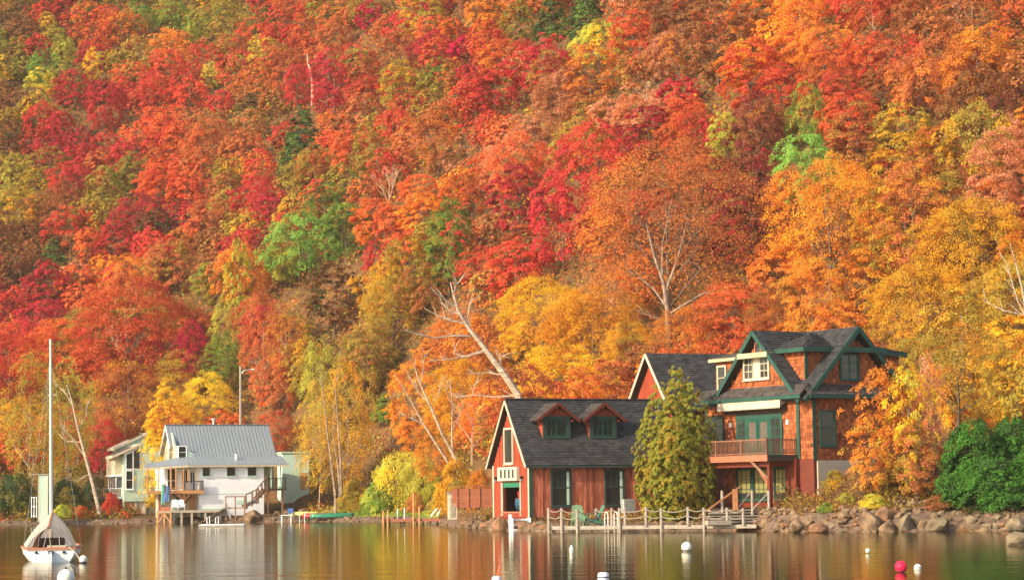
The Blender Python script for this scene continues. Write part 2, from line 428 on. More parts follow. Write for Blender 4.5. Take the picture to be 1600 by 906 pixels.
gx = np.concatenate([np.arange(-420, -70, 10), np.arange(-70, 60, 2.0), np.arange(60, 421, 10)])
gy = np.concatenate([np.arange(70, 130, 10), np.arange(130, 275, 1.5), np.arange(275, 1000, 6)])
GX, GY = np.meshgrid(gx, gy)
gv = np.stack([GX, GY, ground(GX, GY)], axis=-1).reshape(-1, 3)
nx_, ny_ = len(gx), len(gy)
ii = (np.arange(ny_ - 1)[:, None] * nx_ + np.arange(nx_ - 1)[None, :]).ravel()
gf = np.stack([ii, ii + 1, ii + 1 + nx_, ii + nx_], axis=1)
tag(link('ground', np_mesh('ground', gv, gf, M['ground'], smooth=True)), kind='structure')
wm = MB().add([(-900, -300, 0), (900, -300, 0), (900, 330, 0), (-900, 330, 0)], [(0, 1, 2, 3)])
tag(wm.build('lake', M['water']), kind='structure')
bed = MB().add([(-900, -300, -4.2), (900, -300, -4.2), (900, 75, -4.2), (-900, 75, -4.2)], [(0, 1, 2, 3)])
tag(bed.build('lake_bed', M['ground']), kind='structure')

# lawn by the middle shore
def sheet(name, x0, x1, d0, d1, m, lift, nx=40, ny=14):
    xs = np.linspace(x0, x1, nx); v = []
    for j in range(ny):
        for i, x in enumerate(xs):
            edge = 0.8 * math.sin(x * 1.7) + 0.5 * math.sin(x * 3.9 + 1)
            y = shore(x) + d0 + (d1 + edge - d0) * j / (ny - 1)
            v.append((x, y, float(ground(x, y)) + lift))
    f = [(j * nx + i, j * nx + i + 1, (j + 1) * nx + i + 1, (j + 1) * nx + i) for j in range(ny - 1) for i in range(nx - 1)]
    return MB().add(v, f).build(name, m, smooth=True)
tag(sheet('lawn', -22.5, -7.4, 1.6, 15, M['lawn'], 0.05), kind='structure')

# the road cut into the foot of the hill behind the houses
rp = [(-62, 300), (-40, 291), (-28, 281), (-20, 277), (-12, 268), (-4, 258), (4, 246), (14, 232)]
rb = MB()
for (xa, ya), (xb, yb) in zip(rp[:-1], rp[1:]):
    rb.prism([(xa, ya, 5.2), (xb, yb, 5.2), (xb + 3, yb + 5, 5.2), (xa + 3, ya + 5, 5.2)], (0, 0, 1.55))
tag(rb.build('road', M['road']), kind='structure')

# ------------------------------------------------------------------ pieces that the buildings share
UX, UY, UZ = V(1, 0, 0), V(0, 1, 0), V(0, 0, 1)

def window(par, o, u, n, w, h, cols=2, rows=2, frame=None, sash=None, fw=0.12, split=None, sill=True, label=None):
    """frame (a part) with pane, muntin and sill as its own pieces; o is the lower corner on the wall, u along it, n outward"""
    frame = frame or M['white']; sash = sash or frame
    fr = MB()
    fr.obox(o, u, n, -fw, w + fw, h, h + fw, 0, 0.09); fr.obox(o, u, n, -fw, w + fw, -fw, 0, 0, 0.09)
    fr.obox(o, u, n, -fw, 0, 0, h, 0, 0.088); fr.obox(o, u, n, w, w + fw, 0, h, 0, 0.088)
    f = fr.build('window', frame, par)
    if label: f['label'] = label
    MB().obox(o, u, n, 0, w, 0, h, 0.0, 0.025).build('pane', M['glass'], f)
    mu = MB()
    for c in range(1, cols):
        a = w * c / cols
        if rows == 1 and not split: MB().obox(o, u, n, a - 0.025, a + 0.025, 0, h, 0.026, 0.055).build('muntin', sash, f)
        else: mu.obox(o, u, n, a - 0.025, a + 0.025, 0, h, 0.026, 0.055)
    for r in range(1, rows):
        b = h * r / rows; mu.obox(o, u, n, 0, w, b - 0.022, b + 0.022, 0.026, 0.053)
    if split:
        mu.obox(o, u, n, 0, w, h * split - 0.045, h * split + 0.045, 0.026, 0.065)
    if mu.v: mu.build('muntin', sash, f)
    if sill: MB().obox(o, u, n, -fw - 0.05, w + fw + 0.05, -fw - 0.06, -fw - 0.002, 0, 0.14).build('sill', frame, f)
    return f

def inside(poly, a, b):
    c = False
    for i in range(len(poly)):
        (x1, y1), (x2, y2) = poly[i], poly[i - 1]
        if (y1 > b) != (y2 > b) and a < (x2 - x1) * (b - y1) / (y2 - y1) + x1: c = not c
    return c

def tabs(par, name, m, o, u, s, n, poly, row, wid, holes=(), seed=1, thick=0.045, kind='stuff'):
    """courses of shingles over the polygon poly (a along u, b up s), each one a wedge standing proud at its foot"""
    r = random.Random(seed); mb = MB(); o = Vector(o); u = Vector(u); s = Vector(s); n = Vector(n)
    a0 = min(p[0] for p in poly); a1 = max(p[0] for p in poly); b0 = min(p[1] for p in poly); b1 = max(p[1] for p in poly)
    b = b0; k = 0
    while b < b1 - 0.02:
        a = a0 - r.uniform(0, wid)
        while a < a1:
            w = wid * r.uniform(0.6, 1.4)
            ac, bc = a + w / 2, b + row / 2
            if inside(poly, ac, bc) and not any(h[0] < ac < h[1] and h[2] < bc < h[3] for h in holes):
                aa, ab = max(a, a0), min(a + w - 0.012, a1)
                bt = min(b + row + 0.03, b1); bb = b + r.uniform(-0.012, 0.012); t = thick * r.uniform(0.8, 1.5)
                vs = [o + u * aa + s * bb + n * t, o + u * ab + s * bb + n * t, o + u * ab + s * bt + n * 0.012, o + u * aa + s * bt + n * 0.012,
                      o + u * aa + s * bb, o + u * ab + s * bb]
                mb.add(vs, [(0, 1, 2, 3), (4, 5, 1, 0), (1, 5, 2), (4, 0, 3)])
            a += w
        b += row; k += 1
    ob = mb.build(name, m, par)
    if kind: ob['kind'] = kind
    return ob

def boards(par, name, m, o, u, n, poly, wid, holes=(), seed=1, step=None):
    """upright boards over a wall polygon with open joints between; cut round the holes"""
    r = random.Random(seed); mb = MB(); o = Vector(o); u = Vector(u); n = Vector(n)
    a0 = min(p[0] for p in poly); a1 = max(p[0] for p in poly)
    a = a0
    while a < a1 - 0.02:
        b_ = min(a + wid * r.uniform(0.85, 1.15), a1)
        ac = (a + b_) / 2
        ys = []
        for i in range(len(poly)):
            (x1, y1), (x2, y2) = poly[i], poly[i - 1]
            if (x1 > ac) != (x2 > ac): ys.append(y1 + (y2 - y1) * (ac - x1) / (x2 - x1))
        if len(ys) >= 2:
            segs = [(min(ys), max(ys))]
            for h in holes:
                if h[0] < ac < h[1]:
                    ns = []
                    for lo, hi in segs:
                        if h[2] > lo: ns.append((lo, min(hi, h[2])))
                        if h[3] < hi: ns.append((max(lo, h[3]), hi))
                    segs = [q for q in ns if q[1] - q[0] > 0.01]
            t = 0.03 + r.uniform(0, 0.012)
            for lo, hi in segs: mb.obox(o, u, n, a + 0.012, b_ - 0.012, lo, hi, 0, t)
        a = b_
    return mb.build(name, m, par, kind='stuff')

def railing(par, p, q, h, post, baluster_mat, posts=2, gap=0.13, pw=0.11, bw=0.035, top=0.09, low=0.10, individual=True):
    """posts, top and bottom rail and single balusters between the deck points p and q"""
    p = Vector(p); q = Vector(q); d = q - p; L = d.length; d.normalize()
    rl = MB(); rl.bar(p + UZ * h, q + UZ * h, top); rl.build('top_rail', post, par)
    rl = MB(); rl.bar(p + UZ * low, q + UZ * low, 0.06); rl.build('bottom_rail', post, par)
    pts = [p + d * (L * i / (posts - 1)) for i in range(posts)]
    pm = MB().box(-pw / 2, pw / 2, -pw / 2, pw / 2, 0, h + 0.10).mesh('railing_post', post)
    for c in pts: link('railing_post', pm, par).location = c
    k = int(L / gap); bm_ = MB().box(-bw / 2, bw / 2, -bw / 2, bw / 2, low, h).mesh('baluster', baluster_mat)
    for i in range(1, k):
        link('baluster', bm_, par).location = p + d * (L * i / k)

def roof_plane(par, e0, e1, r1, r0, thick, m_board, m_tab, row=0.2, wid=0.36, seed=1, name='roof', poly=None):
    """a roof slope from eave e0-e1 to ridge r0-r1: boards below, courses of shingles above"""
    e0, e1, r1, r0 = map(Vector, (e0, e1, r1, r0))
    u = (e1 - e0).normalized(); n = u.cross(r0 - e0).normalized()
    if n.z < 0: n = -n
    s = n.cross(u).normalized()
    if s.z < 0: s = -s
    rf = MB().prism([e0, e1, r1, r0], -n * thick).build(name, m_board, par)
    pl = poly or [((p - e0).dot(u), (p - e0).dot(s)) for p in (e0, e1, r1, r0)]
    tabs(rf, 'roof_shingles', m_tab, e0 + n * 0.004, u, s, n, pl, row, wid, seed=seed)
    return rf

def strip(par, name, m, p, q, w, h):
    """a board from p to q, w thick and h high"""
    p = Vector(p); q = Vector(q); d = (q - p).normalized()
    side = d.cross(UZ)
    side = side.normalized() if side.length > 1e-4 else UX
    up = side.cross(d).normalized()
    mb = MB(); vs = [c + side * a + up * b for c in (p, q) for b in (-h / 2, h / 2) for a in (-w / 2, w / 2)]
    mb.add(vs, [(0, 1, 3, 2), (4, 6, 7, 5), (0, 4, 5, 1), (2, 3, 7, 6), (0, 2, 6, 4), (1, 5, 7, 3)])
    return mb.build(name, m, par)

# ------------------------------------------------------------------ the red boathouse
TB = math.radians(22)
pB = at(828, 808, 164)
bh = thing('boathouse', 'red board boathouse with two roof dormers standing at the water edge', 'boathouse', pB, TB)
BW, BL, BE, BR = 7.0, 12.0, 4.0, 8.4
sl = (BR - BE) / (BW / 2)
door = (1.7, 5.0, 0.42, 2.55)
wb = MB()
wb.box(0.0, BL, 0.0, 0.18, -0.9, BE); wb.box(0.0, BL, BW - 0.18, BW, -0.9, BE)
wb.prism([(BL - 0.18, 0.18, -0.9), (BL - 0.18, BW - 0.18, -0.9), (BL - 0.18, BW - 0.18, BE), (BL - 0.18, BW / 2, BR - 0.25), (BL - 0.18, 0.18, BE)], (0.18, 0, 0))
wb.prism([(0, 0.18, -0.5), (0, door[0], -0.5), (0, door[0], BE + (door[0]) * sl - 0.1), (0, 0.18, BE + 0.1)], (0.18, 0, 0))
wb.prism([(0, door[1], -0.5), (0, BW - 0.18, -0.5), (0, BW - 0.18, BE + 0.1), (0, door[1], BE + (BW - door[1]) * sl - 0.1)], (0.18, 0, 0))
wb.prism([(0, door[0], door[3]), (0, door[1], door[3]), (0, door[1], BE + (BW - door[1]) * sl - 0.1), (0, BW / 2, BR - 0.2), (0, door[0], BE + door[0] * sl - 0.1)], (0.18, 0, 0))
wb.prism([(0, door[0], -0.5), (0, door[1], -0.5), (0, door[1], door[2]), (0, door[0], door[2])], (0.18, 0, 0))
wall = wb.build('wall', M['red_paint'], bh)
boards(wall, 'siding', M['red_board'], (0, 0, 0), UX, -UY, [(0.15, 0.0), (BL, 0.0), (BL, BE - 0.2), (0.15, BE - 0.2)], 0.235, [(1.72, 3.2, 0.8, 3.3), (5.9, 7.45, 0.8, 3.3)], 3)
boards(wall, 'gable_siding', M['red_gable'], (0, BW, 0), -UY, -UX,
       [(0.1, 0), (BW - 0.1, 0), (BW - 0.1, BE - 0.1), (BW / 2, BR - 0.25), (0.1, BE - 0.1)], 0.3,
       [(BW - door[1], BW - door[0], door[2], door[3]), (BW - 4.5, BW - 3.0, 3.95, 6.45), (BW - 5.4, BW - 1.9, 2.62, 3.66)], 4)
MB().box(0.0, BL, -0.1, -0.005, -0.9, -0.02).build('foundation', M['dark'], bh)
# roof slopes and barge boards
oh = 0.4; ez = BE - oh * sl
roof_plane(bh, (-0.42, -oh, ez + 0.2), (BL + 0.35, -oh, ez + 0.2), (BL + 0.35, BW / 2, BR + 0.2), (-0.42, BW / 2, BR + 0.2), 0.16, M['roof_board'], M['roof'], 0.24, 0.42, 11)
roof_plane(bh, (BL + 0.35, BW + oh, ez + 0.2), (-0.42, BW + oh, ez + 0.2), (-0.42, BW / 2, BR + 0.2), (BL + 0.35, BW / 2, BR + 0.2), 0.16, M['roof_board'], M['roof'], 0.3, 0.6, 12)
for y0, s_ in ((-oh, 1), (BW + oh, -1)):
    strip(bh, 'barge_board', M['cream'], (-0.46, y0, ez + 0.06), (-0.46, BW / 2, BR + 0.06), 0.07, 0.17)
strip(bh, 'ridge_cap', M['roof'], (-0.44, BW / 2, BR + 0.25), (BL + 0.37, BW / 2, BR + 0.25), 0.3, 0.08)
strip(bh, 'eave_board', M['dark_frame'], (-0.4, -oh - 0.03, ez + 0.1), (BL + 0.33, -oh - 0.03, ez + 0.1), 0.05, 0.16)
for k in range(14):
    strip(bh, 'rafter_tail', M['red_paint'], (0.3 + k * 0.78, -oh + 0.02, ez - 0.06), (0.3 + k * 0.78, -0.03, ez + 0.36), 0.09, 0.13)
MB().box(-0.075, -0.045, -0.05, 0.16, -0.4, BE - 0.2).build('corner_board', M['cream'], bh)
MB().box(-0.04, 0.2, -0.085, -0.047, -0.4, BE - 0.25).build('corner_board', M['green_trim'], bh)
MB().box(-0.075, -0.045, BW - 0.16, BW + 0.05, -0.4, BE - 0.2).build('corner_board', M['cream'], bh)
# gable: tall window, slotted panel, boat door, lamps
window(bh, (-0.045, 4.5, 4.0), -UY, -UX, 1.5, 2.4, 2, 1, M['cream'], M['green_sash'], 0.13, label='tall narrow gable window with cream frame')
pn = MB().box(-0.30, -0.05, 1.75, 5.5, 2.66, 3.66).build('slotted_panel', M['cream'], bh)
for k in range(4):
    MB().box(-0.32, -0.305, 2.25 + k * 0.78, 2.60 + k * 0.78, 2.86, 3.48).build('slot', M['dark_frame'], pn)
MB().box(-0.09, -0.046, door[0] - 0.25, door[0], 0.1, door[3]).build('door_jamb', M['wood_pale'], bh)
MB().box(-0.09, -0.046, door[1], door[1] + 0.4, 0.1, door[3]).build('door_jamb', M['wood_pale'], bh)
MB().box(-0.10, -0.046, door[0] - 0.25, door[1] + 0.4, 0.30, 0.42).build('threshold', M['wood_red'], bh)
MB().box(0.2, BL - 0.2, 0.2, BW - 0.2, 0.30, 0.40).build('floor', M['wood_dark'], bh)
MB().box(-0.02, 0.16, door[0] + 0.02, door[1] - 0.02, 2.18, 2.54).build('rolled_door', M['green_hull'], bh)
for y in (1.2, 6.3):
    lm = MB().box(-0.22, -0.046, y - 0.12, y + 0.12, 2.78, 2.98).build('wall_lamp', M['black_metal'], bh)
    MB().box(-0.24, -0.05, y - 0.09, y + 0.09, 2.60, 2.775).build('lamp_shade', M['metal_pale'], lm)
# side windows
for x in (1.72, 5.95):
    w_ = window(bh, (x + 0.05, -0.045, 0.86), UX, -UY, 1.32, 2.4, 1, 1, M['dark_frame'], M['dark_frame'], 0.15, split=0.52)
    mu = MB()
    for c in (1, 2): mu.obox((x + 0.05, -0.045, 0.86), UX, -UY, 0.44 * c - 0.025, 0.44 * c + 0.025, 1.26, 2.4, 0.027, 0.05)
    mu.build('upper_muntin', M['dark_frame'], w_)
    MB().obox((x + 0.05, -0.045, 0.86), UX, -UY, 1.10, 1.30, 0.02, 2.36, 0.0265, 0.04).build('shutter_edge', M['mint'], w_)
# dormers
def dormer(x0, seed):
    yf = 1.15                                             # face of the dormer
    zb = BE + yf * sl + 0.25                              # where the roof meets the face
    w, zt, zp = 2.2, zb + 1.62, zb + 2.45
    yb = lambda z: (z - BE - 0.2) / sl
    d = MB()
    d.prism([(x0, yf, zb - 0.1), (x0 + w, yf, zb - 0.1), (x0 + w, yf, zt), (x0 + w / 2, yf, zp - 0.12), (x0, yf, zt)], (0, 0.12, 0))
    for x in (x0, x0 + w - 0.1):
        d.prism([(x, yf + 0.12, zb - 0.1), (x, yf + 0.12, zt), (x, yb(zt) + 0.1, zt)], (0.1, 0, 0))
    dm = d.build('dormer', M['red_gable'], bh)
    ov = 0.62
    zo = zt - (zp - zt) / (w / 2) * ov
    for sx in (-1, 1):
        xe = x0 + w / 2 + sx * (w / 2 + ov)
        a = V(xe, yf - 0.38, zo + 0.13); b = V(xe, yb(zo) + 0.5, zo + 0.13)
        c = V(x0 + w / 2, yb(zp) + 0.4, zp + 0.13); e = V(x0 + w / 2, yf - 0.38, zp + 0.13)
        u = (b - a).normalized(); n = u.cross(e - a).normalized(); n = n if n.z > 0 else -n
        s = n.cross(u).normalized(); s = s if s.z > 0 else -s
        mb = MB().prism([a, b, c, e], -n * 0.1)
        rf = mb.build('dormer_roof', M['roof_board'], dm)
        tb = tabs(dm, 'roof_shingles', M['roof_brown'], a + n * 0.004, u, s, n, [((p - a).dot(u), (p - a).dot(s)) for p in (a, b, c, e)], 0.2, 0.35, seed=seed + sx)
        strip(dm, 'barge_board', M['red_paint'], (xe, yf - 0.42, zo + 0.05), (x0 + w / 2, yf - 0.42, zp + 0.05), 0.06, 0.2)
        strip(dm, 'brace', M['red_paint'], (x0 + w / 2 + sx * 1.2, yf - 0.3, zo + 0.1), (x0 + w / 2 + sx * 1.2, yf, zo + 0.1), 0.1, 0.14)
    strip(dm, 'king_post', M['wood_orange'], (x0 + w / 2, yf - 0.2, zp - 0.3), (x0 + w / 2, yf - 0.2, zp - 0.02), 0.08, 0.08)
    o = V(x0 + 0.3, yf - 0.005, zb + 0.12)
    f = MB()
    for a, b in ((-0.28, 0), (1.6, 1.88)): f.obox(o, UX, -UY, a, b, -0.16, 1.5, 0, 0.1)
    f.obox(o, UX, -UY, 0, 1.6, 1.30, 1.5, 0, 0.098); f.obox(o, UX, -UY, 0, 1.6, -0.16, 0, 0, 0.098)
    f.build('window_frame', M['dark_frame'], dm)
    MB().obox(o, UX, -UY, 0, 1.6, 0, 1.3, 0.0, 0.03).build('pane', M['glass'], dm)
    g = MB()
    for a in (0.0, 0.74, 0.80, 1.54): g.obox(o, UX, -UY, a, a + 0.06, 0, 1.3, 0.031, 0.08)
    for b in (0.0, 1.22): g.obox(o, UX, -UY, 0.06, 0.74, b, b + 0.08, 0.031, 0.078); g.obox(o, UX, -UY, 0.86, 1.54, b, b + 0.08, 0.031, 0.078)
    for a in (0.4, 1.2): g.obox(o, UX, -UY, a - 0.02, a + 0.02, 0.08, 1.22, 0.031, 0.06)
    g.obox(o, UX, -UY, 0.06, 0.74, 0.72, 0.76, 0.031, 0.058); g.obox(o, UX, -UY, 0.86, 1.54, 0.72, 0.76, 0.031, 0.058)
    g.build('sash', M['green_sash'], dm)
dormer(1.55, 21)
dormer(5.25, 31)

# ------------------------------------------------------------------ the barn behind it
pN = at(1051, 690, 188)
bn = thing('barn', 'red gabled barn with dark grey roof standing behind the cone shaped cedar', 'barn', (pN.x, pN.y, 5.0), TB)
W, L = 8.2, 8.5
zr = at(1022, 552, 190).z - 5.0; s2 = 1.1; zw = zr - s2 * W / 2
wl = MB().box(0.2, L, 0.2, W, -1.5, zw - 0.1)
wl.prism([(0.2, 0.2, zw - 0.2), (0.2, W, zw - 0.2), (0.2, W / 2, zr - 0.3)], (L - 0.4, 0, 0))
wl = wl.build('wall', M['red_paint'], bn)
boards(wl, 'gable_siding', M['red_gable'], (0.2, W, 0), -UY, -UX, [(0.0, 0.0), (W, 0.0), (W, zw - 0.1), (W / 2, zr - 0.3), (0.0, zw - 0.1)], 0.3, (), 7)
for y0, y1, sd in ((-0.5, W / 2, 13), (W + 0.5, W / 2, 14)):
    e = V(-0.4, y0, zw - 0.5 * s2 + 0.15); e2 = V(L + 3.5, y0, zw - 0.5 * s2 + 0.15)
    roof_plane(bn, e, e2, V(L + 3.5, y1, zr + 0.15), V(-0.4, y1, zr + 0.15), 0.16, M['roof_board'], M['roof'], 0.26, 0.45, sd)
    strip(bn, 'barge_board', M['cream'], (-0.44, y0, zw - 0.5 * s2), (-0.44, y1, zr), 0.07, 0.26)
wg = MB().box(L - 0.2, L + 4.0, -1.8, 3.0, -2.0, zw - 1.9).build('wing', M['red_paint'], bn)
roof_plane(bn, (L - 1.8, -2.4, zw - 2.2), (L + 4.2, -2.4, zw - 2.2), (L + 4.2, 0.6, zw - 0.4), (L - 1.8, 0.6, zw - 0.4), 0.14, M['roof_board'], M['roof'], 0.24, 0.42, 15, 'wing_roof')

# ------------------------------------------------------------------ the shingled house
TS = math.radians(31.5)
pS = at(1264, 790, 151)
Z0 = pS.z
sh = thing('shingled_house', 'cedar shingled house with green trim, crossing gables and a raised deck', 'house', pS, TS)
LX, LY, ZE, ZR = 8.2, 11.2, 7.3, 11.75
foot = [(0.5, 0), (LX, 0), (LX, LY), (0, LY), (0, 0.8)]
lo = MB().prism([(x, y, -1.5) for x, y in foot], (0, 0, 4.8)).build('lower_wall', M['red_paint'], sh)
hi = MB().prism([(x, y, 3.301) for x, y in foot], (0, 0, ZE - 3.3)).build('wall', M['wood_dark'], sh)
cA, hA, cB, hB = 5.0, 4.45, 4.2, 4.3
sA = (ZR - ZE) / hA; sB = (ZR - ZE) / hB
gb = MB()
gb.prism([(0.02, cA - hA + 0.3, ZE - 0.2), (0.02, cA + hA - 0.3, ZE - 0.2), (0.02, cA, ZR - 0.35)], (7.5, 0, 0))
gb.prism([(cB - hB + 0.3, 0.02, ZE - 0.2), (cB + hB - 0.3, 0.02, ZE - 0.2), (cB, 0.02, ZR - 0.35)], (0, 9, 0))
gb.build('gable_wall', M['wood_dark'], sh)
# shingles on the walls
hl = [(9.1, 11.1, 4.3, 6.2), (2.5, 7.7, 3.3, 6.25), (2.0, 9.0, 6.4, 7.1)]
tabs(hi, 'wall_shingles', M['shingle'], (0, 0, 0), UY, UZ, -UX, [(0.8, 3.32), (LY, 3.32), (LY, ZE), (0.8, ZE)], 0.25, 0.27, hl, 41)
tabs(hi, 'wall_shingles', M['shingle'], (0, 0, 0), UX, UZ, -UY, [(0.5, 3.05), (LX, 3.05), (LX, ZE), (0.5, ZE)], 0.25, 0.27, [(1.0, 2.35, 3.9, 6.3)], 42)
cu = V(-0.5, 0.8, 0).normalized(); cn = V(-0.8, -0.5, 0).normalized()
tabs(hi, 'wall_shingles', M['shingle'], (0.5, 0, 0), cu, UZ, cn, [(0, 3.1), (0.94, 3.1), (0.94, ZE), (0, ZE)], 0.25, 0.25, (), 43)
gwa = sh.children[-1]
tabs(sh, 'gable_shingles', M['shingle'], (0.02, 0, 0), UY, UZ, -UX, [(cA - hA + 0.4, ZE + 0.4), (cA + hA - 0.4, ZE + 0.4), (cA, ZR - 0.5)], 0.25, 0.27, [(3.8, 6.7, 8.6, 10.2)], 44)
tabs(sh, 'gable_shingles', M['shingle'], (0, 0.02, 0), UX, UZ, -UY, [(cB - hB + 0.4, ZE + 0.4), (cB + hB - 0.4, ZE + 0.4), (cB, ZR - 0.5)], 0.25, 0.27, [(2.9, 4.5, 8.4, 10.1)], 45)
# crossing roofs
ov = 0.55
def slope2(a, b, c, d, seed, m=None): return roof_plane(sh, a, b, c, d, 0.15, M['roof_board'], m or M['roof'], 0.22, 0.36, seed)
ex = 0.45
slope2((-ov, cA - hA - ex, ZE - ex * sA + 0.2), (8.6, cA - hA - ex, ZE - ex * sA + 0.2), (8.6, cA, ZR + 0.2), (-ov, cA, ZR + 0.2), 51)
slope2((8.6, cA + hA + ex, ZE - ex * sA + 0.2), (-ov, cA + hA + ex, ZE - ex * sA + 0.2), (-ov, cA, ZR + 0.2), (8.6, cA, ZR + 0.2), 52)
slope2((cB - hB - ex, 9.6, ZE - ex * sB + 0.205), (cB - hB - ex, -ov, ZE - ex * sB + 0.205), (cB, -ov, ZR + 0.205), (cB, 9.6, ZR + 0.205), 53)
slope2((cB + hB + ex, -ov, ZE - ex * sB + 0.205), (cB + hB + ex, 9.6, ZE - ex * sB + 0.205), (cB, 9.6, ZR + 0.205), (cB, -ov, ZR + 0.205), 54)
for s_ in (-1, 1):
    strip(sh, 'barge_board', M['green_trim'], (-ov - 0.04, cA + s_ * (hA + ex), ZE - ex * sA + 0.05), (-ov - 0.04, cA, ZR + 0.06), 0.07, 0.30)
    strip(sh, 'barge_board', M['green_trim'], (cB + s_ * (hB + ex), -ov - 0.04, ZE - ex * sB + 0.05), (cB, -ov - 0.04, ZR + 0.06), 0.07, 0.30)
MB().box(-ov - 0.10, 0.1, 3.35, 6.65, 10.05, 10.40).build('collar_band', M['trim_cream'], sh)
MB().box(2.9, 6.6, -ov - 0.10, 0.1, 10.2, 10.55).build('collar_band', M['green_trim'], sh)
# pent roofs along the foot of the gables
def pent(o, u, n, a0, a1, seed, trim):
    o = Vector(o)
    e0 = o + u * a0 + n * 0.75 + UZ * (ZE + 0.05); e1 = o + u * a1 + n * 0.75 + UZ * (ZE + 0.05)
    roof_plane(sh, e0, e1, e1 - n * 0.75 + UZ * 0.75, e0 - n * 0.75 + UZ * 0.75, 0.1, M['roof_board'], M['roof_brown'], 0.2, 0.34, seed, 'pent_roof')
    strip(sh, 'eave_board', trim, e0 - UZ * 0.12 + n * 0.02, e1 - UZ * 0.12 + n * 0.02, 0.07, 0.26)
pent((0, 0, 0), UY, -UX, -0.3, LY + 0.3, 55, M['green_trim'])
pent((0, 0, 0), UX, -UY, -0.3, LX + 0.5, 56, M['green_trim'])
# hip roofed dormer in the corner between the gables
hd = MB().box(0.75, 4.0, 0.95, 4.2, 7.2, 10.45).build('corner_dormer', M['wood_dark'], sh)
tabs(hd, 'wall_shingles', M['shingle'], (0.75, 0.95, 0), UY, UZ, -UX, [(0, 7.3), (3.2, 7.3), (3.2, 10.4), (0, 10.4)], 0.25, 0.27, (), 46)
tabs(hd, 'wall_shingles', M['shingle'], (0.75, 0.95, 0), UX, UZ, -UY, [(0, 7.3), (3.2, 7.3), (3.2, 10.4), (0, 10.4)], 0.25, 0.27, (), 47)
MB().box(0.66, 0.90, 0.86, 0.94, 7.2, 10.4).build('corner_board', M['green_trim'], hd)
q = [V(0.2, 0.4, 10.52), V(4.6, 0.4, 10.52), V(4.6, 4.8, 10.52), V(0.2, 4.8, 10.52)]; pk = V(3.3, 3.5, 11.75)
for i in range(4):
    a, b = q[i], q[(i + 1) % 4]
    u = (b - a).normalized(); n = u.cross(pk - a).normalized(); n = n if n.z > 0 else -n
    s = n.cross(u); s = s if s.z > 0 else -s
    tabs(hd, 'roof_shingles', M['roof'], a, u, s, n, [((p - a).dot(u), (p - a).dot(s)) for p in (a, b, pk)], 0.2, 0.34, seed=60 + i)
    strip(hd, 'eave_board', M['green_trim'], a - UZ * 0.12, b - UZ * 0.12, 0.09, 0.28)
MB().add([*q, pk], [(3, 2, 1, 0), (0, 1, 4), (1, 2, 4), (2, 3, 4), (3, 0, 4)]).build('hip_roof', M['roof_board'], hd)
# flat shed at the far end of the lit side and the one beyond the shaded gable
def shed_dormer(x0, x1, y0, y1, zt, trim, seed, fall):
    sd = MB().box(x0, x1, y0, y1, 7.2, zt).build('shed_dormer', M['wood_dark'], sh)
    tabs(sd, 'wall_shingles', M['shingle'], (x0, y0, 0), UY, UZ, -UX, [(0, 7.4), (y1 - y0, 7.4), (y1 - y0, zt - 0.05), (0, zt - 0.05)], 0.25, 0.27, (), seed)
    tabs(sd, 'wall_shingles', M['shingle'], (x0, y0, 0), UX, UZ, -UY, [(0, 7.4), (x1 - x0, 7.4), (x1 - x0, zt - 0.05), (0, zt - 0.05)], 0.25, 0.27, (), seed + 1)
    a, b, c, d = V(x0 - 0.4, y0 - 0.4, zt + 0.08), V(x1 + 0.4, y0 - 0.4, zt + 0.08), V(x1 + 0.4, y1 + 0.35, zt + 0.08), V(x0 - 0.4, y1 + 0.35, zt + 0.08)
    if fall == 'x': b.z += 1.1; c.z += 1.1; e0, e1, r1, r0 = d, a, b, c
    else: c.z += 1.1; d.z += 1.1; e0, e1, r1, r0 = a, b, c, d
    u = (e1 - e0).normalized(); n = u.cross(r0 - e0).normalized(); n = n if n.z > 0 else -n
    s = n.cross(u); s = s if s.z > 0 else -s
    MB().prism([e0, e1, r1, r0], -n * 0.12).build('shed_roof', M['roof_board'], sd)
    tabs(sd, 'roof_shingles', M['roof_brown'] if fall == 'x' else M['roof'], e0 + n * 0.004, u, s, n, [((p - e0).dot(u), (p - e0).dot(s)) for p in (e0, e1, r1, r0)], 0.2, 0.34, seed=seed + 2)
    strip(sd, 'eave_board', trim, e0 - UZ * 0.12, e1 - UZ * 0.12, 0.08, 0.22)
    strip(sd, 'side_board', trim, e1 - UZ * 0.16, r1 - UZ * 0.16, 0.08, 0.30)
    strip(sd, 'corner_board', trim, (x0 - 0.04, y0 - 0.04, 7.4), (x0 - 0.04, y0 - 0.04, zt - 0.1), 0.10, 0.10)
    return sd
sd1 = shed_dormer(0.35, 5.0, 7.6, 10.4, 10.2, M['trim_cream'], 71, 'x')
window(sh, (0.28, 9.2, 8.2), UY, -UX, 0.8, 1.5, 1, 2, M['cream'], M['cream'], 0.12)
sd2 = shed_dormer(5.6, 8.9, 0.9, 6.0, 10.25, M['green_trim'], 76, 'y')
# corner boards
MB().box(-0.09, -0.05, 0.72, 1.02, 3.1, ZE).build('corner_board', M['green_trim'], sh)
MB().box(0.42, 0.72, -0.09, -0.05, 3.0, ZE).build('corner_board', M['green_trim'], sh)
MB().box(-0.09, -0.05, LY - 0.2, LY + 0.04, 3.1, ZE).build('corner_board', M['green_trim'], sh)
MB().box(LX - 0.15, LX + 0.05, -0.09, -0.05, 3.0, ZE).build('corner_board', M['green_trim'], sh)
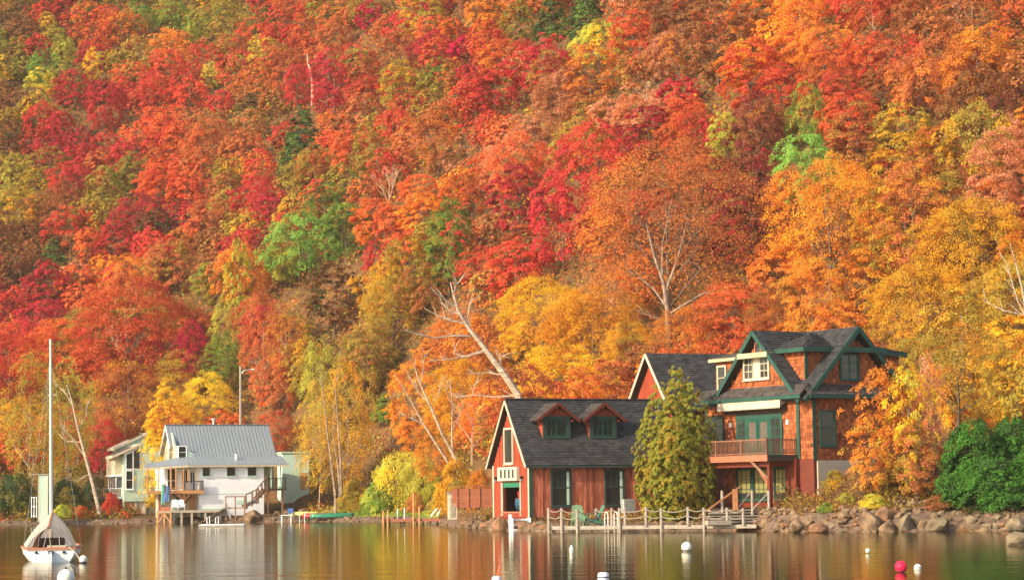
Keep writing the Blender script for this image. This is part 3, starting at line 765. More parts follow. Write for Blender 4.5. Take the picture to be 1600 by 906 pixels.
# windows and doors of the main floor
window(sh, (-0.05, 9.2, 4.45), UY, -UX, 1.75, 1.6, 2, 3, M['green_trim'], M['green_sash'], 0.12)
window(sh, (1.12, -0.05, 4.05), UX, -UY, 1.1, 2.15, 1, 1, M['green_trim'], M['green_trim'], 0.13, split=0.5)
dr = MB().box(-0.10, -0.05, 2.55, 7.65, 5.95, 6.2)
for y in (2.55, 3.78, 6.42, 7.47): dr.box(-0.098, -0.05, y, y + 0.18, 3.4, 5.95)
dr = dr.build('door_frame', M['green_trim'], sh, )
for a, b in ((2.73, 3.78), (6.60, 7.47)):
    MB().box(-0.075, -0.04, a, b, 3.5, 5.95).build('pane', M['glass'], dr)
    mu = MB()
    for c in (0.0, 0.5, 1.0):
        y = a + (b - a - 0.06) * c; mu.box(-0.092, -0.0751, y, y + 0.06, 3.42, 5.95)
    for c in range(5): mu.box(-0.090, -0.0751, a + 0.03, b - 0.03, 3.45 + c * 0.6, 3.50 + c * 0.6)
    mu.build('muntin', M['green_sash'], dr)
for a, b in ((3.96, 5.16), (5.22, 6.42)):
    d_ = MB()
    d_.box(-0.11, -0.05, a, a + 0.2, 3.42, 5.95); d_.box(-0.11, -0.05, b - 0.2, b, 3.42, 5.95)
    d_.box(-0.108, -0.05, a + 0.2, b - 0.2, 5.72, 5.95); d_.box(-0.108, -0.05, a + 0.2, b - 0.2, 3.42, 4.1)
    d_ = d_.build('screen_door', M['green_sash'], sh)
    MB().box(-0.085, -0.05, a + 0.2, b - 0.2, 4.1, 5.72).build('screen', M['screen'], d_)
for y in (1.9, 8.2):
    lm = MB().box(-0.2, -0.05, y - 0.08, y + 0.08, 5.45, 5.75).build('wall_lamp', M['white'], sh)
# awning rolled in over the door
aw = MB().box(-0.75, -0.06, 1.9, 8.9, 6.98, 7.16).build('awning', M['cream'], sh)
vl = MB()
for k in range(35):
    y = 1.9 + k * 0.2
    vl.prism([(-0.76, y, 6.97), (-0.76, y + 0.19, 6.97), (-0.76, y + 0.19, 6.60), (-0.76, y + 0.095, 6.52), (-0.76, y, 6.60)], (0.03, 0, 0))
vl.build('valance', M['cream'], aw)
MB().prism([(-0.73, 1.95, 6.97), (-0.06, 1.95, 7.10), (-0.06, 1.95, 7.0), (-0.73, 1.95, 6.6)], (0, 6.9, 0)).build('roll', M['canvas'], aw)
# gable windows
f = window(sh, (-0.03, 3.95, 8.72), UY, -UX, 2.6, 1.4, 3, 1, M['cream'], M['cream'], 0.13)
mu = MB()
for c in (0.43, 2.17): mu.obox((-0.03, 3.95, 8.72), UY, -UX, c - 0.02, c + 0.02, 0, 1.4, 0.027, 0.05)
for b in (0.46, 0.93):
    for a in (0.0, 1.75): mu.obox((-0.03, 3.95, 8.72), UY, -UX, a, a + 0.85, b - 0.02, b + 0.02, 0.027, 0.05)
mu.build('fine_muntin', M['cream'], f)
MB().obox((-0.03, 3.95, 8.72), UY, -UX, 0.95, 1.65, 0.03, 1.37, 0.0252, 0.03).build('curtain', M['cream'], f)
window(sh, (-0.03, 4.72, 10.45), UY, -UX, 0.56, 0.62, 1, 1, M['wood_red'], M['cream'], 0.07, sill=False)
window(sh, (3.0, -0.03, 8.48), UX, -UY, 1.4, 1.55, 2, 3, M['green_trim'], M['green_sash'], 0.12)
# ground floor: windows with curtains, stone foundation on the shaded side
for a, b in ((2.2, 3.5), (4.2, 5.8), (6.1, 7.7)):
    f = window(sh, (-0.03, a, 0.5), UY, -UX, b - a, 2.0, 3, 3, M['green_trim'], M['green_sash'], 0.1)
    MB().obox((-0.03, a, 0.5), UY, -UX, 0.15, b - a - 0.15, 0.4, 1.95, 0.0252, 0.031).build('curtain', M['curtain'], f)
tabs(lo, 'wall_shingles', M['shingle'], (-0.01, 0, 0), UY, UZ, -UX, [(1.95, 0.2), (9.5, 0.2), (9.5, 2.9), (1.95, 2.9)], 0.25, 0.27, [(2.0, 3.7, 0.3, 2.6), (4.0, 7.9, 0.3, 2.6)], 48)
MB().box(0.75, LX + 0.02, -0.12, 0.05, -1.5, 3.0).build('foundation', M['concrete'], sh)
# deck in front of the lit side
dk = MB().box(-2.6, 0, 1.0, 9.6, 3.22, 3.36).build('deck', M['wood_red'], sh)
dw = MB().mesh('deck_board', M['wood_red'])
for k in range(17):
    MB().box(-2.6 + k * 0.152, -2.6 + k * 0.152 + 0.135, 0.98, 9.62, 3.361, 3.40).build('deck_board', M['wood_red'], dk)
MB().box(-2.66, -2.60, 0.94, 9.66, 2.98, 3.40).build('fascia_board', M['wood_red'], dk)
MB().box(-2.6, 0, 0.93, 0.99, 2.98, 3.40).build('fascia_board', M['wood_dark'], dk)
rg = link('deck_railing', None, sh)
railing(rg, (-2.55, 1.08, 3.4), (-2.55, 9.5, 3.4), 1.0, M['rail_brown'], M['rail_brown'], 4, 0.15)
railing(rg, (-2.55, 1.08, 3.4), (-0.12, 1.08, 3.4), 1.0, M['rail_brown'], M['rail_brown'], 2, 0.15)
MB().box(-2.2, -1.95, 1.3, 9.3, 2.62, 2.97).build('beam', M['red_paint'], sh)
for y in (1.45, 9.0):
    MB().box(-2.2, -1.95, y - 0.125, y + 0.125, -0.1, 2.62).build('post', M['red_paint'], sh)
    strip(sh, 'brace', M['wood_red'], (-2.08, y + (0.1 if y < 5 else -0.1), 1.4), (-2.08, y + (1.3 if y < 5 else -1.3), 2.62), 0.12, 0.14)
strip(sh, 'brace', M['wood'], (-2.08, 1.4, 1.7), (-2.58, 2.9, 3.1), 0.14, 0.16)
MB().box(-2.45, -1.75, 1.1, 1.8, -1.2, -0.1).build('pier', M['concrete'], sh)
MB().box(-2.6, 0.0, 0.9, 10.5, -0.35, -0.16).build('porch_floor', M['wood_red'], sh)
MB().box(-0.35, 0.0, 0.85, 1.9, -0.6, 3.2).build('corner_pier', M['red_paint'], sh)

# ------------------------------------------------------------------ the white house
TW = math.radians(20)
pW = at(312, 803, 254)
wh = thing('white_house', 'white two storey lake house with grey metal roofs and a porch over the water', 'house', pW, TW)
zl = pW.z
wh.scale = (0.95, 1, 1)
MB().box(0, 7.7, 0, 8, -1.2, 5.35).build('wall', M['white'], wh)
MB().box(-3.6, -0.02, 2.3, 8, 2.3, 5.3).build('porch_wall', M['white'], wh)
WZ, WR = 6.55, 9.95
yr = 5.7
up = MB()
up.prism([(-2.4, 2.2, 5.0), (9.3, 2.2, 5.0), (9.3, 2.2, WZ), (0.2, 2.2, WZ), (-2.4, 2.2, 7.75)], (0, 0.2, 0))
up.prism([(-2.4, 2.4, 5.0), (-2.4, 9.2, 5.0), (-2.4, 9.2, WZ), (-2.4, yr, WR - 0.15), (-2.4, 2.4, 7.6)], (0.2, 0, 0))
up.prism([(9.1, 2.4, 5.0), (9.1, 9.2, 5.0), (9.1, 9.2, WZ), (9.1, yr, WR - 0.15), (9.1, 2.4, WZ)], (0.2, 0, 0))
up.box(-2.2, 9.1, 9.0, 9.2, 5.0, WZ)
up.build('upper_wall', M['mint_light'], wh)
MB().prism([(-2.43, 2.2, 5.2), (-2.43, 8.8, 5.2), (-2.43, 8.8, WZ), (-2.43, yr, WR - 0.25), (-2.43, 2.2, 7.65)], (0.025, 0, 0)).build('gable_wall', M['cream'], wh)
sm = (WR - WZ) / (yr - 2.2)
fz = lambda y: WR + 0.12 - sm * (yr - y)
def metal_plane(par, pts, u, gap, name='roof', m=None):
    """a metal roof plane with raised standing seams running up the slope; pts: eave corners first"""
    m = m or M['metal_roof']
    pts = [Vector(p) for p in pts]; u = Vector(u)
    n = (pts[1] - pts[0]).cross(pts[2] - pts[0]).normalized(); n = n if n.z > 0 else -n
    s = n.cross(u).normalized(); s = s if s.z > 0 else -s
    rf = MB().prism(pts, -n * 0.1).build(name, m, par)
    po = [((p - pts[0]).dot(u), (p - pts[0]).dot(s)) for p in pts]
    a0 = min(p[0] for p in po); a1 = max(p[0] for p in po); a = a0 + gap / 2; mb = MB()
    mesh_seam = None
    while a < a1:
        ys = []
        for i in range(len(po)):
            (x1, y1), (x2, y2) = po[i], po[i - 1]
            if (x1 > a) != (x2 > a): ys.append(y1 + (y2 - y1) * (a - x1) / (x2 - x1))
        if len(ys) >= 2:
            p0 = pts[0] + u * a + s * min(ys) + n * 0.02; p1 = pts[0] + u * a + s * max(ys) + n * 0.02
            MB().bar(p0, p1, 0.045).build('seam', m, rf)
        a += gap
    return rf
metal_plane(wh, [(0.1, 1.75, fz(1.75)), (9.75, 1.75, fz(1.75)), (9.75, yr, fz(yr)), (-2.85, yr, fz(yr)), (-2.85, 3.15, fz(3.15)), (-2.3, 3.15, fz(3.15))], UX, 0.42)
MB().prism([(-2.85, yr, fz(yr)), (9.75, yr, fz(yr)), (9.75, 9.7, fz(1.7)), (-2.85, 9.7, fz(1.7))], (0, 0, -0.1)).build('roof', M['metal_roof'], wh)
strip(wh, 'barge_board', M['white'], (-2.88, 3.1, fz(3.1) - 0.12), (-2.88, yr, fz(yr) - 0.12), 0.05, 0.25)
strip(wh, 'barge_board', M['white'], (-2.88, 9.7, fz(1.7) - 0.12), (-2.88, yr, fz(yr) - 0.12), 0.05, 0.25)
strip(wh, 'eave_board', M['mint'], (0.1, 1.74, fz(1.75) - 0.2), (9.7, 1.74, fz(1.75) - 0.2), 0.06, 0.18)
strip(wh, 'ridge_cap', M['metal_roof'], (-2.87, yr, fz(yr) + 0.05), (9.77, yr, fz(yr) + 0.05), 0.3, 0.08)
MB().lathe([(0.16, 0), (0.16, 0.5), (0.32, 0.55), (0.32, 0.7), (0.1, 0.8)], 10, (3.0, yr, fz(yr))).build('chimney_pipe', M['metal_pale'], wh)
# lower roof, hipped round the porch
metal_plane(wh, [(-1.5, -0.55, 5.45), (10.6, -0.55, 5.45), (10.3, 2.18, 6.5), (0.0, 2.18, 6.5)], UX, 0.42, 'lower_roof')
metal_plane(wh, [(-6.6, 0.4, 5.2), (-1.5, -0.55, 5.449), (0.0, 2.18, 6.45), (-2.4, 2.18, 6.3), (-5.9, 3.2, 5.6)], V(5.1, -0.95, 0.25).normalized(), 0.42, 'porch_roof')
strip(wh, 'lower_eave_board', M['cream'], (-1.5, -0.6, 5.32), (10.55, -0.6, 5.32), 0.06, 0.2)
strip(wh, 'lower_eave_board', M['cream'], (-6.65, 0.35, 5.06), (-1.5, -0.6, 5.32), 0.06, 0.22)
MB().lathe([(0.14, 0), (0.14, 0.6), (0.2, 0.62), (0.2, 0.7)], 8, (4.6, 1.0, 5.95)).build('vent_pipe', M['white'], wh)
# windows
window(wh, (-2.0, 2.2, 6.3), UX, -UY, 0.85, 1.25, 1, 2, M['white'], M['white'], 0.1)
window(wh, (-2.43, 5.2, 6.2), -UY, -UX, 1.9, 1.55, 2, 2, M['cream'], M['cream'], 0.14)
for x, w_ in ((0.35, 0.85), (3.25, 1.0), (5.75, 1.0)):
    window(wh, (x, -0.003, 4.22), UX, -UY, w_, 0.92, 2, 1, M['mint_light'], M['dark_frame'], 0.08)
strip(wh, 'trim_board', M['mint_light'], (0.0, -0.02, 2.25), (7.7, -0.02, 2.25), 0.03, 0.06)
MB().box(0.1, 3.2, -0.035, -0.003, -0.1, 0.62).build('painted_panel', M['mint_light'], wh)
MB().box(4.4, 6.2, -0.035, -0.003, 1.1, 1.5).build('painted_panel', M['mint_light'], wh)
# porch: deck, posts, rails
pd = MB().box(-6.3, 0.35, -0.5, 2.3, 2.42, 2.62).build('porch_deck', M['wood_orange'], wh)
MB().box(-6.35, 0.4, -0.58, -0.5, 2.3, 2.66).build('fascia_board', M['wood_orange'], pd)
for x in (-6.2, -4.9, -3.5, -2.9, -2.0, -1.45):
    MB().box(x - 0.07, x + 0.07, -0.42, -0.28, 2.62, 5.2).build('porch_post', M['wood_orange'], wh)
for x0, x1 in ((-6.2, -4.9), (-4.9, -3.5), (-3.5, -2.0)):
    MB().bar((x0, -0.35, 3.75), (x1, -0.35, 3.75), 0.08).build('porch_rail', M['cream'], wh)
    MB().bar((x0, -0.35, 2.9), (x1, -0.35, 2.9), 0.08).build('porch_rail', M['wood_orange'], wh)
railing(wh, (-1.9, -0.4, 2.62), (0.3, -0.4, 2.62), 1.05, M['wood_dark'], M['black_metal'], 3, 0.16)
MB().box(-1.8, -0.4, -0.36, -0.33, 2.8, 3.5).build('rail_cloth', M['white'], wh)
for x, w_, z0, h_ in ((-3.3, 0.9, 2.75, 2.3), (-1.6, 0.8, 3.3, 1.6), (-0.6, 0.5, 3.3, 1.4)):
    window(wh, (x, 2.297, z0), UX, -UY, w_, h_, 2, 1, M['white'], M['white'], 0.1)
# braced post under the porch, cellar wall with an arched door
MB().box(-2.02, -1.78, -0.35, -0.1, -0.1, 2.4).build('post', M['wood_orange'], wh)
for a, b in ((-2.7, 2.35), (-1.1, 2.35)):
    strip(wh, 'brace', M['wood_orange'], (-1.9, -0.22, 1.4), (a, -0.22, b), 0.14, 0.16)
strip(wh, 'brace', M['wood_dark'], (-1.9, 0.2, 1.0), (-0.6, 1.4, 2.35), 0.14, 0.16)
strip(wh, 'brace', M['wood_dark'], (-3.2, 0.2, 2.35), (-2.0, 0.0, 1.3), 0.14, 0.16)
MB().box(-4.7, -0.02, 1.2, 2.28, -0.6, 2.4).build('cellar_wall', M['cream'], wh)
ar = [(-3.3, 1.19, -0.3), (-1.9, 1.19, -0.3)] + [(-2.6 + 0.7 * math.cos(math.pi * k / 8), 1.19, 1.25 + 0.55 * math.sin(math.pi * k / 8)) for k in range(9)]
MB().prism(ar, (0, -0.04, 0)).build('arched_door', M['mint'], wh)
MB().box(-1.0, -0.25, 1.14, 1.19, -0.3, 2.0).build('cellar_door', M['wood_orange'], wh)
MB().box(-4.6, -4.4, 0.9, 1.1, -0.3, 2.4).build('post', M['wood_red'], wh)
# side porch over the slope
MB().box(7.72, 10.4, -0.2, 5, 2.55, 2.8).build('side_deck', M['wood_dark'], wh)
for x in (8.55, 9.7): MB().box(x - 0.07, x + 0.07, -0.12, 0.02, 2.8, 5.4).build('porch_post', M['mint_light'], wh)
railing(wh, (7.9, -0.1, 2.8), (10.3, -0.1, 2.8), 1.1, M['wood_dark'], M['black_metal'], 3, 0.16)
MB().box(7.72, 10.2, 4.9, 5.1, 2.8, 6.2).build('side_wall', M['mint_light'], wh)
MB().box(7.75, 8.3, 4.84, 4.89, 2.9, 5.0).build('side_door', M['dark_frame'], wh)
for x in (8.2, 10.0): MB().box(x - 0.1, x + 0.1, 0.1, 0.3, -0.8, 2.55).build('post', M['wood'], wh)

# ------------------------------------------------------------------ the pale green house
pG = at(193, 783, 262)
gh = thing('green_house', 'pale green clapboard house with tall slanting windows and a balcony', 'house', pG, TW)
G = lambda px: (px - 193) / (0.927 * 13.57)
gw = MB()
gw.prism([(0, 0, 0), (4.6, 0, 0), (4.6, 0, 6.1), (1.75, 0, 6.25), (0, 0, 5.5)], (0, 7, 0))
gw = gw.build('wall', M['mint'], gh)
cl = MB()
for k in range(30):
    z = 0.02 + k * 0.19
    cl.prism([(0, 0, z), (0, -0.045, z), (0, -0.01, z + 0.185), (0, 0, z + 0.185)], (4.6, 0, 0))
cl.build('clapboard', M['mint'], gw, kind='stuff')
MB().box(0.1, 4.5, 0.3, 6.9, -3.2, -0.004).build('cellar_wall', M['mint'], gh)
for a, b, m in ((0.12, 1.2, 'wood_orange'), (1.65, 2.4, 'cream')): MB().box(a, b, 0.24, 0.298, -2.2, -0.1).build('cellar_door', M[m], gh)
lt = MB()
for k in range(12): lt.bar((2.6 + k * 0.16, 0.26, -2.2), (2.6 + k * 0.16, 0.26, -0.1), 0.07)
for k in range(9): lt.bar((2.55, 0.25, -2.1 + k * 0.24), (4.5, 0.25, -2.1 + k * 0.24), 0.06)
lt.build('lattice', M['wood_pale'], gh, kind='stuff')
for x in (0.05, 1.45, 2.5): MB().box(x - 0.1, x + 0.1, 0.1, 0.295, -2.8, -0.005).build('post', M['cream'], gh)
for x0, zb, zt0, zt1 in ((0.3, 3.75, 5.35, 5.6), (1.15, 3.75, 5.75, 6.1)):
    w_ = 0.68
    fr = MB().prism([(x0 - 0.1, -0.046, zb - 0.1), (x0 + w_ + 0.1, -0.046, zb - 0.1), (x0 + w_ + 0.1, -0.046, zt1 + 0.1), (x0 - 0.1, -0.046, zt0 + 0.1)], (0, -0.05, 0)).build('window', M['white'], gh)
    MB().prism([(x0, -0.097, zb), (x0 + w_, -0.097, zb), (x0 + w_, -0.097, zt1), (x0, -0.097, zt0)], (0, -0.02, 0)).build('pane', M['glass'], fr)
window(gh, (0.3, -0.047, 1.45), UX, -UY, 0.72, 2.0, 1, 2, M['white'], M['white'], 0.1)
# bay on the lit side, with balcony
by = MB().box(-0.02, 0.0, 0.3, 6.5, 0.1, 5.2)
by = MB().box(-0.9, -0.003, 0.8, 6.2, 3.05, 5.3).build('bay', M['cream'], gh)
MB().box(-0.7, -0.003, 0.9, 6.0, 0.9, 3.04).build('bay_wall', M['white'], by)
for k in range(4):
    y = 1.2 + k * 1.15
    MB().box(-0.73, -0.70, y, y + 0.85, 1.05, 2.8).build('pane', M['glass'], by)
MB().box(-1.0, -0.004, 0.7, 6.3, 2.9, 3.06).build('bay_sill', M['white'], by)
for k in range(3): MB().box(-0.66 + k * 0.22, -0.5 + k * 0.22, 0.86, 0.9, 1.0, 2.8).build('pane', M['glass'], by)
MB().box(-2.9, -0.004, 0.6, 6.6, 0.3, 0.55).build('balcony_deck', M['white'], gh)
railing(gh, (-2.8, 0.7, 0.55), (-0.1, 0.7, 0.55), 0.95, M['white'], M['cream'], 3, 0.2, 0.12, 0.09)
railing(gh, (-2.8, 0.7, 0.55), (-2.8, 6.5, 0.55), 0.95, M['white'], M['cream'], 4, 0.3, 0.12, 0.1)
# roofs: slanting lower one with skylight, upper one
def slab(par, name, m, pts, t): return MB().prism(pts, (0, 0, -t)).build(name, m, par)
r1 = slab(gh, 'roof', M['cream'], [(-1.4, -0.35, 5.2), (1.85, -0.35, 6.62), (1.85, 4.0, 6.62), (-1.4, 4.0, 5.2)], 0.28)
MB().prism([(-1.2, -0.2, 5.30), (0.9, -0.2, 6.22), (0.9, 3.9, 6.22), (-1.2, 3.9, 5.30)], (0, 0, 0.05)).build('roofing', M['roof_brown'], r1)
r2 = slab(gh, 'upper_roof', M['cream'], [(-0.5, 3.6, 6.2), (3.4, 3.6, 8.0), (3.4, 8.0, 8.0), (-0.5, 8.0, 6.2)], 0.3)
MB().prism([(1.6, 4.0, 7.20), (2.9, 4.0, 7.80), (2.9, 6.5, 7.80), (1.6, 6.5, 7.20)], (0, 0, 0.06)).build('skylight', M['glass'], r2)
MB().prism([(0, 3.9, 5.0), (3.2, 3.9, 5.0), (3.2, 3.9, 7.55), (0, 3.9, 6.05)], (0, 3, 0)).build('upper_wall', M['mint'], gh)

# ------------------------------------------------------------------ mint garage
pM = at(441, 760, 268)
mg = thing('garage', 'small flat roofed mint green garage beside the white house', 'garage', pM, math.radians(14))
MB().box(0, 3.2, 0, 4, -2, 3.9).build('wall', M['mint_light'], mg)
MB().box(-0.12, 3.32, -0.12, 4.1, 3.9, 4.08).build('roof', M['mint'], mg)
MB().box(2.0, 2.06, -0.03, -0.003, 0, 3.85).build('corner_trim', M['mint'], mg)
MB().box(2.15, 2.95, -0.05, -0.004, -0.4, 1.6).build('garage_door', M['wood_orange'], mg)

# ------------------------------------------------------------------ trees
C = dict(
    scarlet=(0.66, 0.078, 0.050), crimson=(0.58, 0.045, 0.062), magenta=(0.52, 0.022, 0.085), vermilion=(0.72, 0.150, 0.050), rust=(0.52, 0.175, 0.060),
    orange=(0.78, 0.280, 0.040), amber=(0.82, 0.420, 0.034), golden=(0.90, 0.570, 0.036), lime=(0.56, 0.54, 0.08), green=(0.19, 0.29, 0.05),
    deep_green=(0.075, 0.20, 0.03), bright_green=(0.25, 0.44, 0.08), dark_green=(0.055, 0.095, 0.035), bronze=(0.30, 0.135, 0.05), olive=(0.42, 0.32, 0.055), salmon=(0.68, 0.290, 0.15), maroon=(0.26, 0.06, 0.045))
LET = dict(r='scarlet', c='crimson', m='magenta', R='vermilion', O='rust', o='orange', a='amber', y='golden', l='lime', g='green', G='bright_green', d='dark_green', b='bronze', v='olive', s='salmon', M='maroon')
SECOND = dict(scarlet=['vermilion', 'crimson', 'rust'], crimson=['scarlet', 'maroon'], magenta=['crimson'], vermilion=['orange', 'scarlet', 'rust'], rust=['bronze', 'vermilion', 'orange', 'olive'],
              orange=['amber', 'rust', 'vermilion'], amber=['golden', 'olive', 'orange'], golden=['amber', 'lime'], lime=['olive', 'golden'], green=['olive', 'dark_green', 'lime'],
              bright_green=['green', 'bright_green'], dark_green=['green'], bronze=['rust', 'dark_green', 'maroon'], olive=['amber', 'green', 'rust'], salmon=['rust', 'orange'], maroon=['crimson', 'bronze'])

def unit(a):
    return a / np.maximum(np.linalg.norm(a, axis=-1, keepdims=True), 1e-9)

def leaf_quads(pos, nor, size, rs, upright=0.0, narrow=0.40):
    """a small diamond leaf spray at every pos, facing nor"""
    n = len(pos); nor = unit(nor)
    t = rs.normal(size=(n, 3)); t[:, 2] += upright * 3
    t = unit(t - nor * np.sum(t * nor, axis=1, keepdims=True)); b = np.cross(nor, t)
    s = (size * rs.uniform(0.65, 1.35, n))[:, None]
    sag = nor * s * -0.10
    v = np.stack([pos - t * s * 0.62, pos + b * s * narrow + sag, pos + t * s * 0.62, pos - b * s * narrow + sag], axis=1).reshape(-1, 3)
    f = np.arange(n * 4).reshape(n, 4)
    return v, f

PROFILES = dict(
    round=lambda t: np.sqrt(np.clip(1 - (2 * t - 0.9) ** 2 / 1.25, 0, 1)),
    oval=lambda t: np.clip(np.sin(np.pi * np.clip(t * 0.9 + 0.08, 0, 1)) ** 0.75, 0, 1),
    spread=lambda t: np.clip(0.55 + 0.62 * np.sin(np.pi * np.clip(t, 0, 1) * 0.92 + 0.12), 0, 1.1) * np.clip(1.25 - t ** 3, 0, 1),
    cone=lambda t: np.clip(1.02 - t, 0.02, 1) ** 0.85,
    egg=lambda t: np.clip(1.05 - t, 0, 1) ** 0.5 * np.clip(0.5 + t * 2.2, 0, 1))

def crown(seed, W, H, zb, prof, ncl, per, leaf, open_=0.0, pad=1.0, shell=0.5, upright=0.0, lobes=0.2, flat=0.0):
    """leaf sprays gathered in drooping pads through an uneven crown: positions, facings, clump values"""
    rs = np.random.RandomState(seed)
    P = PROFILES[prof]
    t = rs.uniform(0, 1, ncl * 4); keep = rs.uniform(0, 1, ncl * 4) < P(t) ** 1.3 + 0.06
    t = t[keep][:ncl]; n = len(t)
    an = rs.uniform(0, 2 * np.pi, n)
    ph = rs.uniform(0, 6.3, 6)
    lob = 1 + lobes * (np.sin(2 * an + ph[0] + 3 * t) * 0.5 + np.sin(3 * an + ph[1] - 5 * t) * 0.6 + np.sin(5 * an + ph[2] + 9 * t) * 0.5)
    rr = shell + (1 - shell) * np.sqrt(rs.uniform(0, 1, n))
    rad = P(t) * W / 2 * lob * rr
    c = np.stack([rad * np.cos(an), rad * np.sin(an), zb + (H - zb) * (t + 0.03 * np.sin(4 * an + ph[3]))], axis=1)
    c[:, :2] += rs.normal(0, 0.02 * W, (n, 2))
    out = np.stack([np.cos(an), np.sin(an), np.zeros(n)], axis=1)
    up = np.array([0, 0, 1.0])
    nn = unit(out * (0.55 + 0.5 * (1 - t))[:, None] + up * (0.50 + 0.45 * t)[:, None] + rs.normal(0, 0.18, (n, 3)))
    if flat: nn = unit(nn * (1 - flat) + up * flat)
    cr = W * 0.105 * pad * rs.uniform(0.65, 1.45, n)
    cv = np.clip(rs.uniform(0, 1, n) * 0.75 + 0.3 * np.sin(2.2 * an + ph[4]) * np.cos(3 * t + ph[5]) + 0.12, 0, 1)
    k = np.repeat(np.arange(n), per); m = len(k)
    a = unit(np.cross(nn, rs.normal(size=(n, 3)))); b = np.cross(nn, a)
    q = np.sqrt(rs.uniform(0, 1, m)); w = rs.uniform(0, 2 * np.pi, m)
    wob = 1 + 0.3 * np.sin(3 * w + k)
    qx = q * np.cos(w) * wob; qy = q * np.sin(w) * wob
    pos = c[k] + (a[k] * qx[:, None] + b[k] * qy[:, None]) * cr[k][:, None]
    pos += nn[k] * (rs.normal(0, 0.17, m) * cr[k])[:, None] - up * (q ** 2 * 0.24 * cr[k])[:, None]
    nor = nn[k] * 0.75 + (a[k] * qx[:, None] + b[k] * qy[:, None]) * 0.5 + rs.normal(0, 0.28, (m, 3))
    if upright: nor = out[k] + rs.normal(0, 0.45, (m, 3))
    if open_:
        s = rs.uniform(0, 1, m) > open_; pos, nor, k = pos[s], nor[s], k[s]
    return pos, nor, cv[k], leaf, rs, upright

def crown_mesh(args):
    pos, nor, cv, leaf, rs, upr = args
    v, f = leaf_quads(pos, nor, np.full(len(pos), leaf), rs, upr)
    return np_mesh('crown', v, f, M['leaf'], {'clump': np.repeat(cv, 4)})

def limbs(seed, H, zb, W, r0, lean=0.0, nl=7, twigs=0, fork=False, n=5, top=0.72):
    """tapered trunk with rising limbs"""
    r = random.Random(seed); mb = MB()
    pts = []; x = y = 0.0
    k = 6
    for i in range(k + 1):
        t = i / k
        pts.append(V(x + lean * t * H, y, -0.6 + (H * top + 0.6) * t)); x += r.uniform(-0.012, 0.012) * H; y += r.uniform(-0.012, 0.012) * H
    mb.tube(pts, [max(r0 * (1.25 - 1.12 * i / k) if i else r0 * 1.45, 0.03) for i in range(k + 1)], n)
    for j in range(nl):
        t = r.uniform(0.28, 0.85); i = int(t * k); p = pts[i].lerp(pts[min(i + 1, k)], t * k - i)
        a = j * 2.4 + r.uniform(-0.4, 0.4); ln = W * r.uniform(0.28, 0.46) * (1.25 - t); ri = r0 * (1.0 - t) * 0.6 + 0.03
        d = V(math.cos(a), math.sin(a), r.uniform(0.45, 1.1)).normalized()
        q1 = p + d * ln * 0.55 + V(0, 0, 0.03 * ln); q2 = q1 + (d + V(r.uniform(-0.3, 0.3), r.uniform(-0.3, 0.3), 0.25)).normalized() * ln * 0.6
        mb.tube([p, q1, q2], [ri, ri * 0.6, 0.02], 4)
        for _ in range(twigs):
            s = p.lerp(q2, r.uniform(0.35, 0.95)); e = s + V(r.uniform(-1, 1), r.uniform(-1, 1), r.uniform(0.1, 1.2)).normalized() * ln * r.uniform(0.25, 0.5)
            mb.tube([s, s.lerp(e, 0.5) + V(0, 0, 0.05 * ln), e], [ri * 0.35, ri * 0.22, 0.012], 3, False)
    return mb

def bare_crown(seed, H, W, r0):
    """leafless tree: limbs and twigs only"""
    r = random.Random(seed); mb = MB()
    def grow(p, d, ln, rad, lev):
        e = p + d * ln; m_ = p.lerp(e, 0.5) + V(r.uniform(-1, 1), r.uniform(-1, 1), 0) * ln * 0.06
        mb.tube([p, m_, e], [rad, rad * 0.8, rad * 0.6], 4 if lev < 2 else 3, False)
        if lev >= 4: return
        for _ in range(r.choice((2, 3, 3)) if lev else 4):
            dd = (d + V(r.uniform(-1, 1), r.uniform(-1, 1), r.uniform(-0.15, 0.6)) * 0.62).normalized()
            grow(p.lerp(e, r.uniform(0.45, 1.0)), dd, ln * r.uniform(0.55, 0.8), max(rad * 0.55, 0.018), lev + 1)
    grow(V(0, 0, -0.5), V(r.uniform(-0.08, 0.08), r.uniform(-0.08, 0.08), 1).normalized(), H * 0.42, r0, 0)
    return mb

# crowns and trunks: (name of the kind, crown mesh, trunk mesh, nominal width, nominal height)
PROTO = {}
def proto(key, W, H, zb, prof, ncl, per, leaf, seed, trunk_r, bark, **kw):
    tw = kw.pop('twigs', 0); nl = kw.pop('nl', 7); lean = kw.pop('lean', 0.0)
    args = crown(seed, W, H, zb, prof, ncl, per, leaf, **kw)
    tr = limbs(seed, H, zb, W, trunk_r, lean, nl, tw).mesh('trunk', M[bark])
    PROTO.setdefault(key, []).append((crown_mesh(args), tr, W, H, args))
FK = dict(shell=0.70, pad=0.70, lobes=0.24, flat=0.25)
for s in range(3): proto('far_round', 9, 10, 1.2, 'round', 150, 70, 0.21, 100 + s, 0.16, 'bark', **FK)
for s in range(2): proto('far_oval', 7, 11.5, 1.5, 'oval', 140, 66, 0.20, 110 + s, 0.14, 'bark', **FK)
for s in range(2): proto('far_spread', 10.5, 9.5, 1.6, 'spread', 165, 70, 0.215, 120 + s, 0.17, 'bark', **FK)
proto('far_airy', 7.5, 12, 2.0, 'oval', 140, 44, 0.19, 131, 0.09, 'bark_white', open_=0.1, twigs=3, shell=0.6, pad=0.8)
proto('far_spruce', 5.5, 14, 0.8, 'cone', 200, 46, 0.20, 141, 0.14, 'bark', shell=0.75, pad=0.7, lobes=0.08)
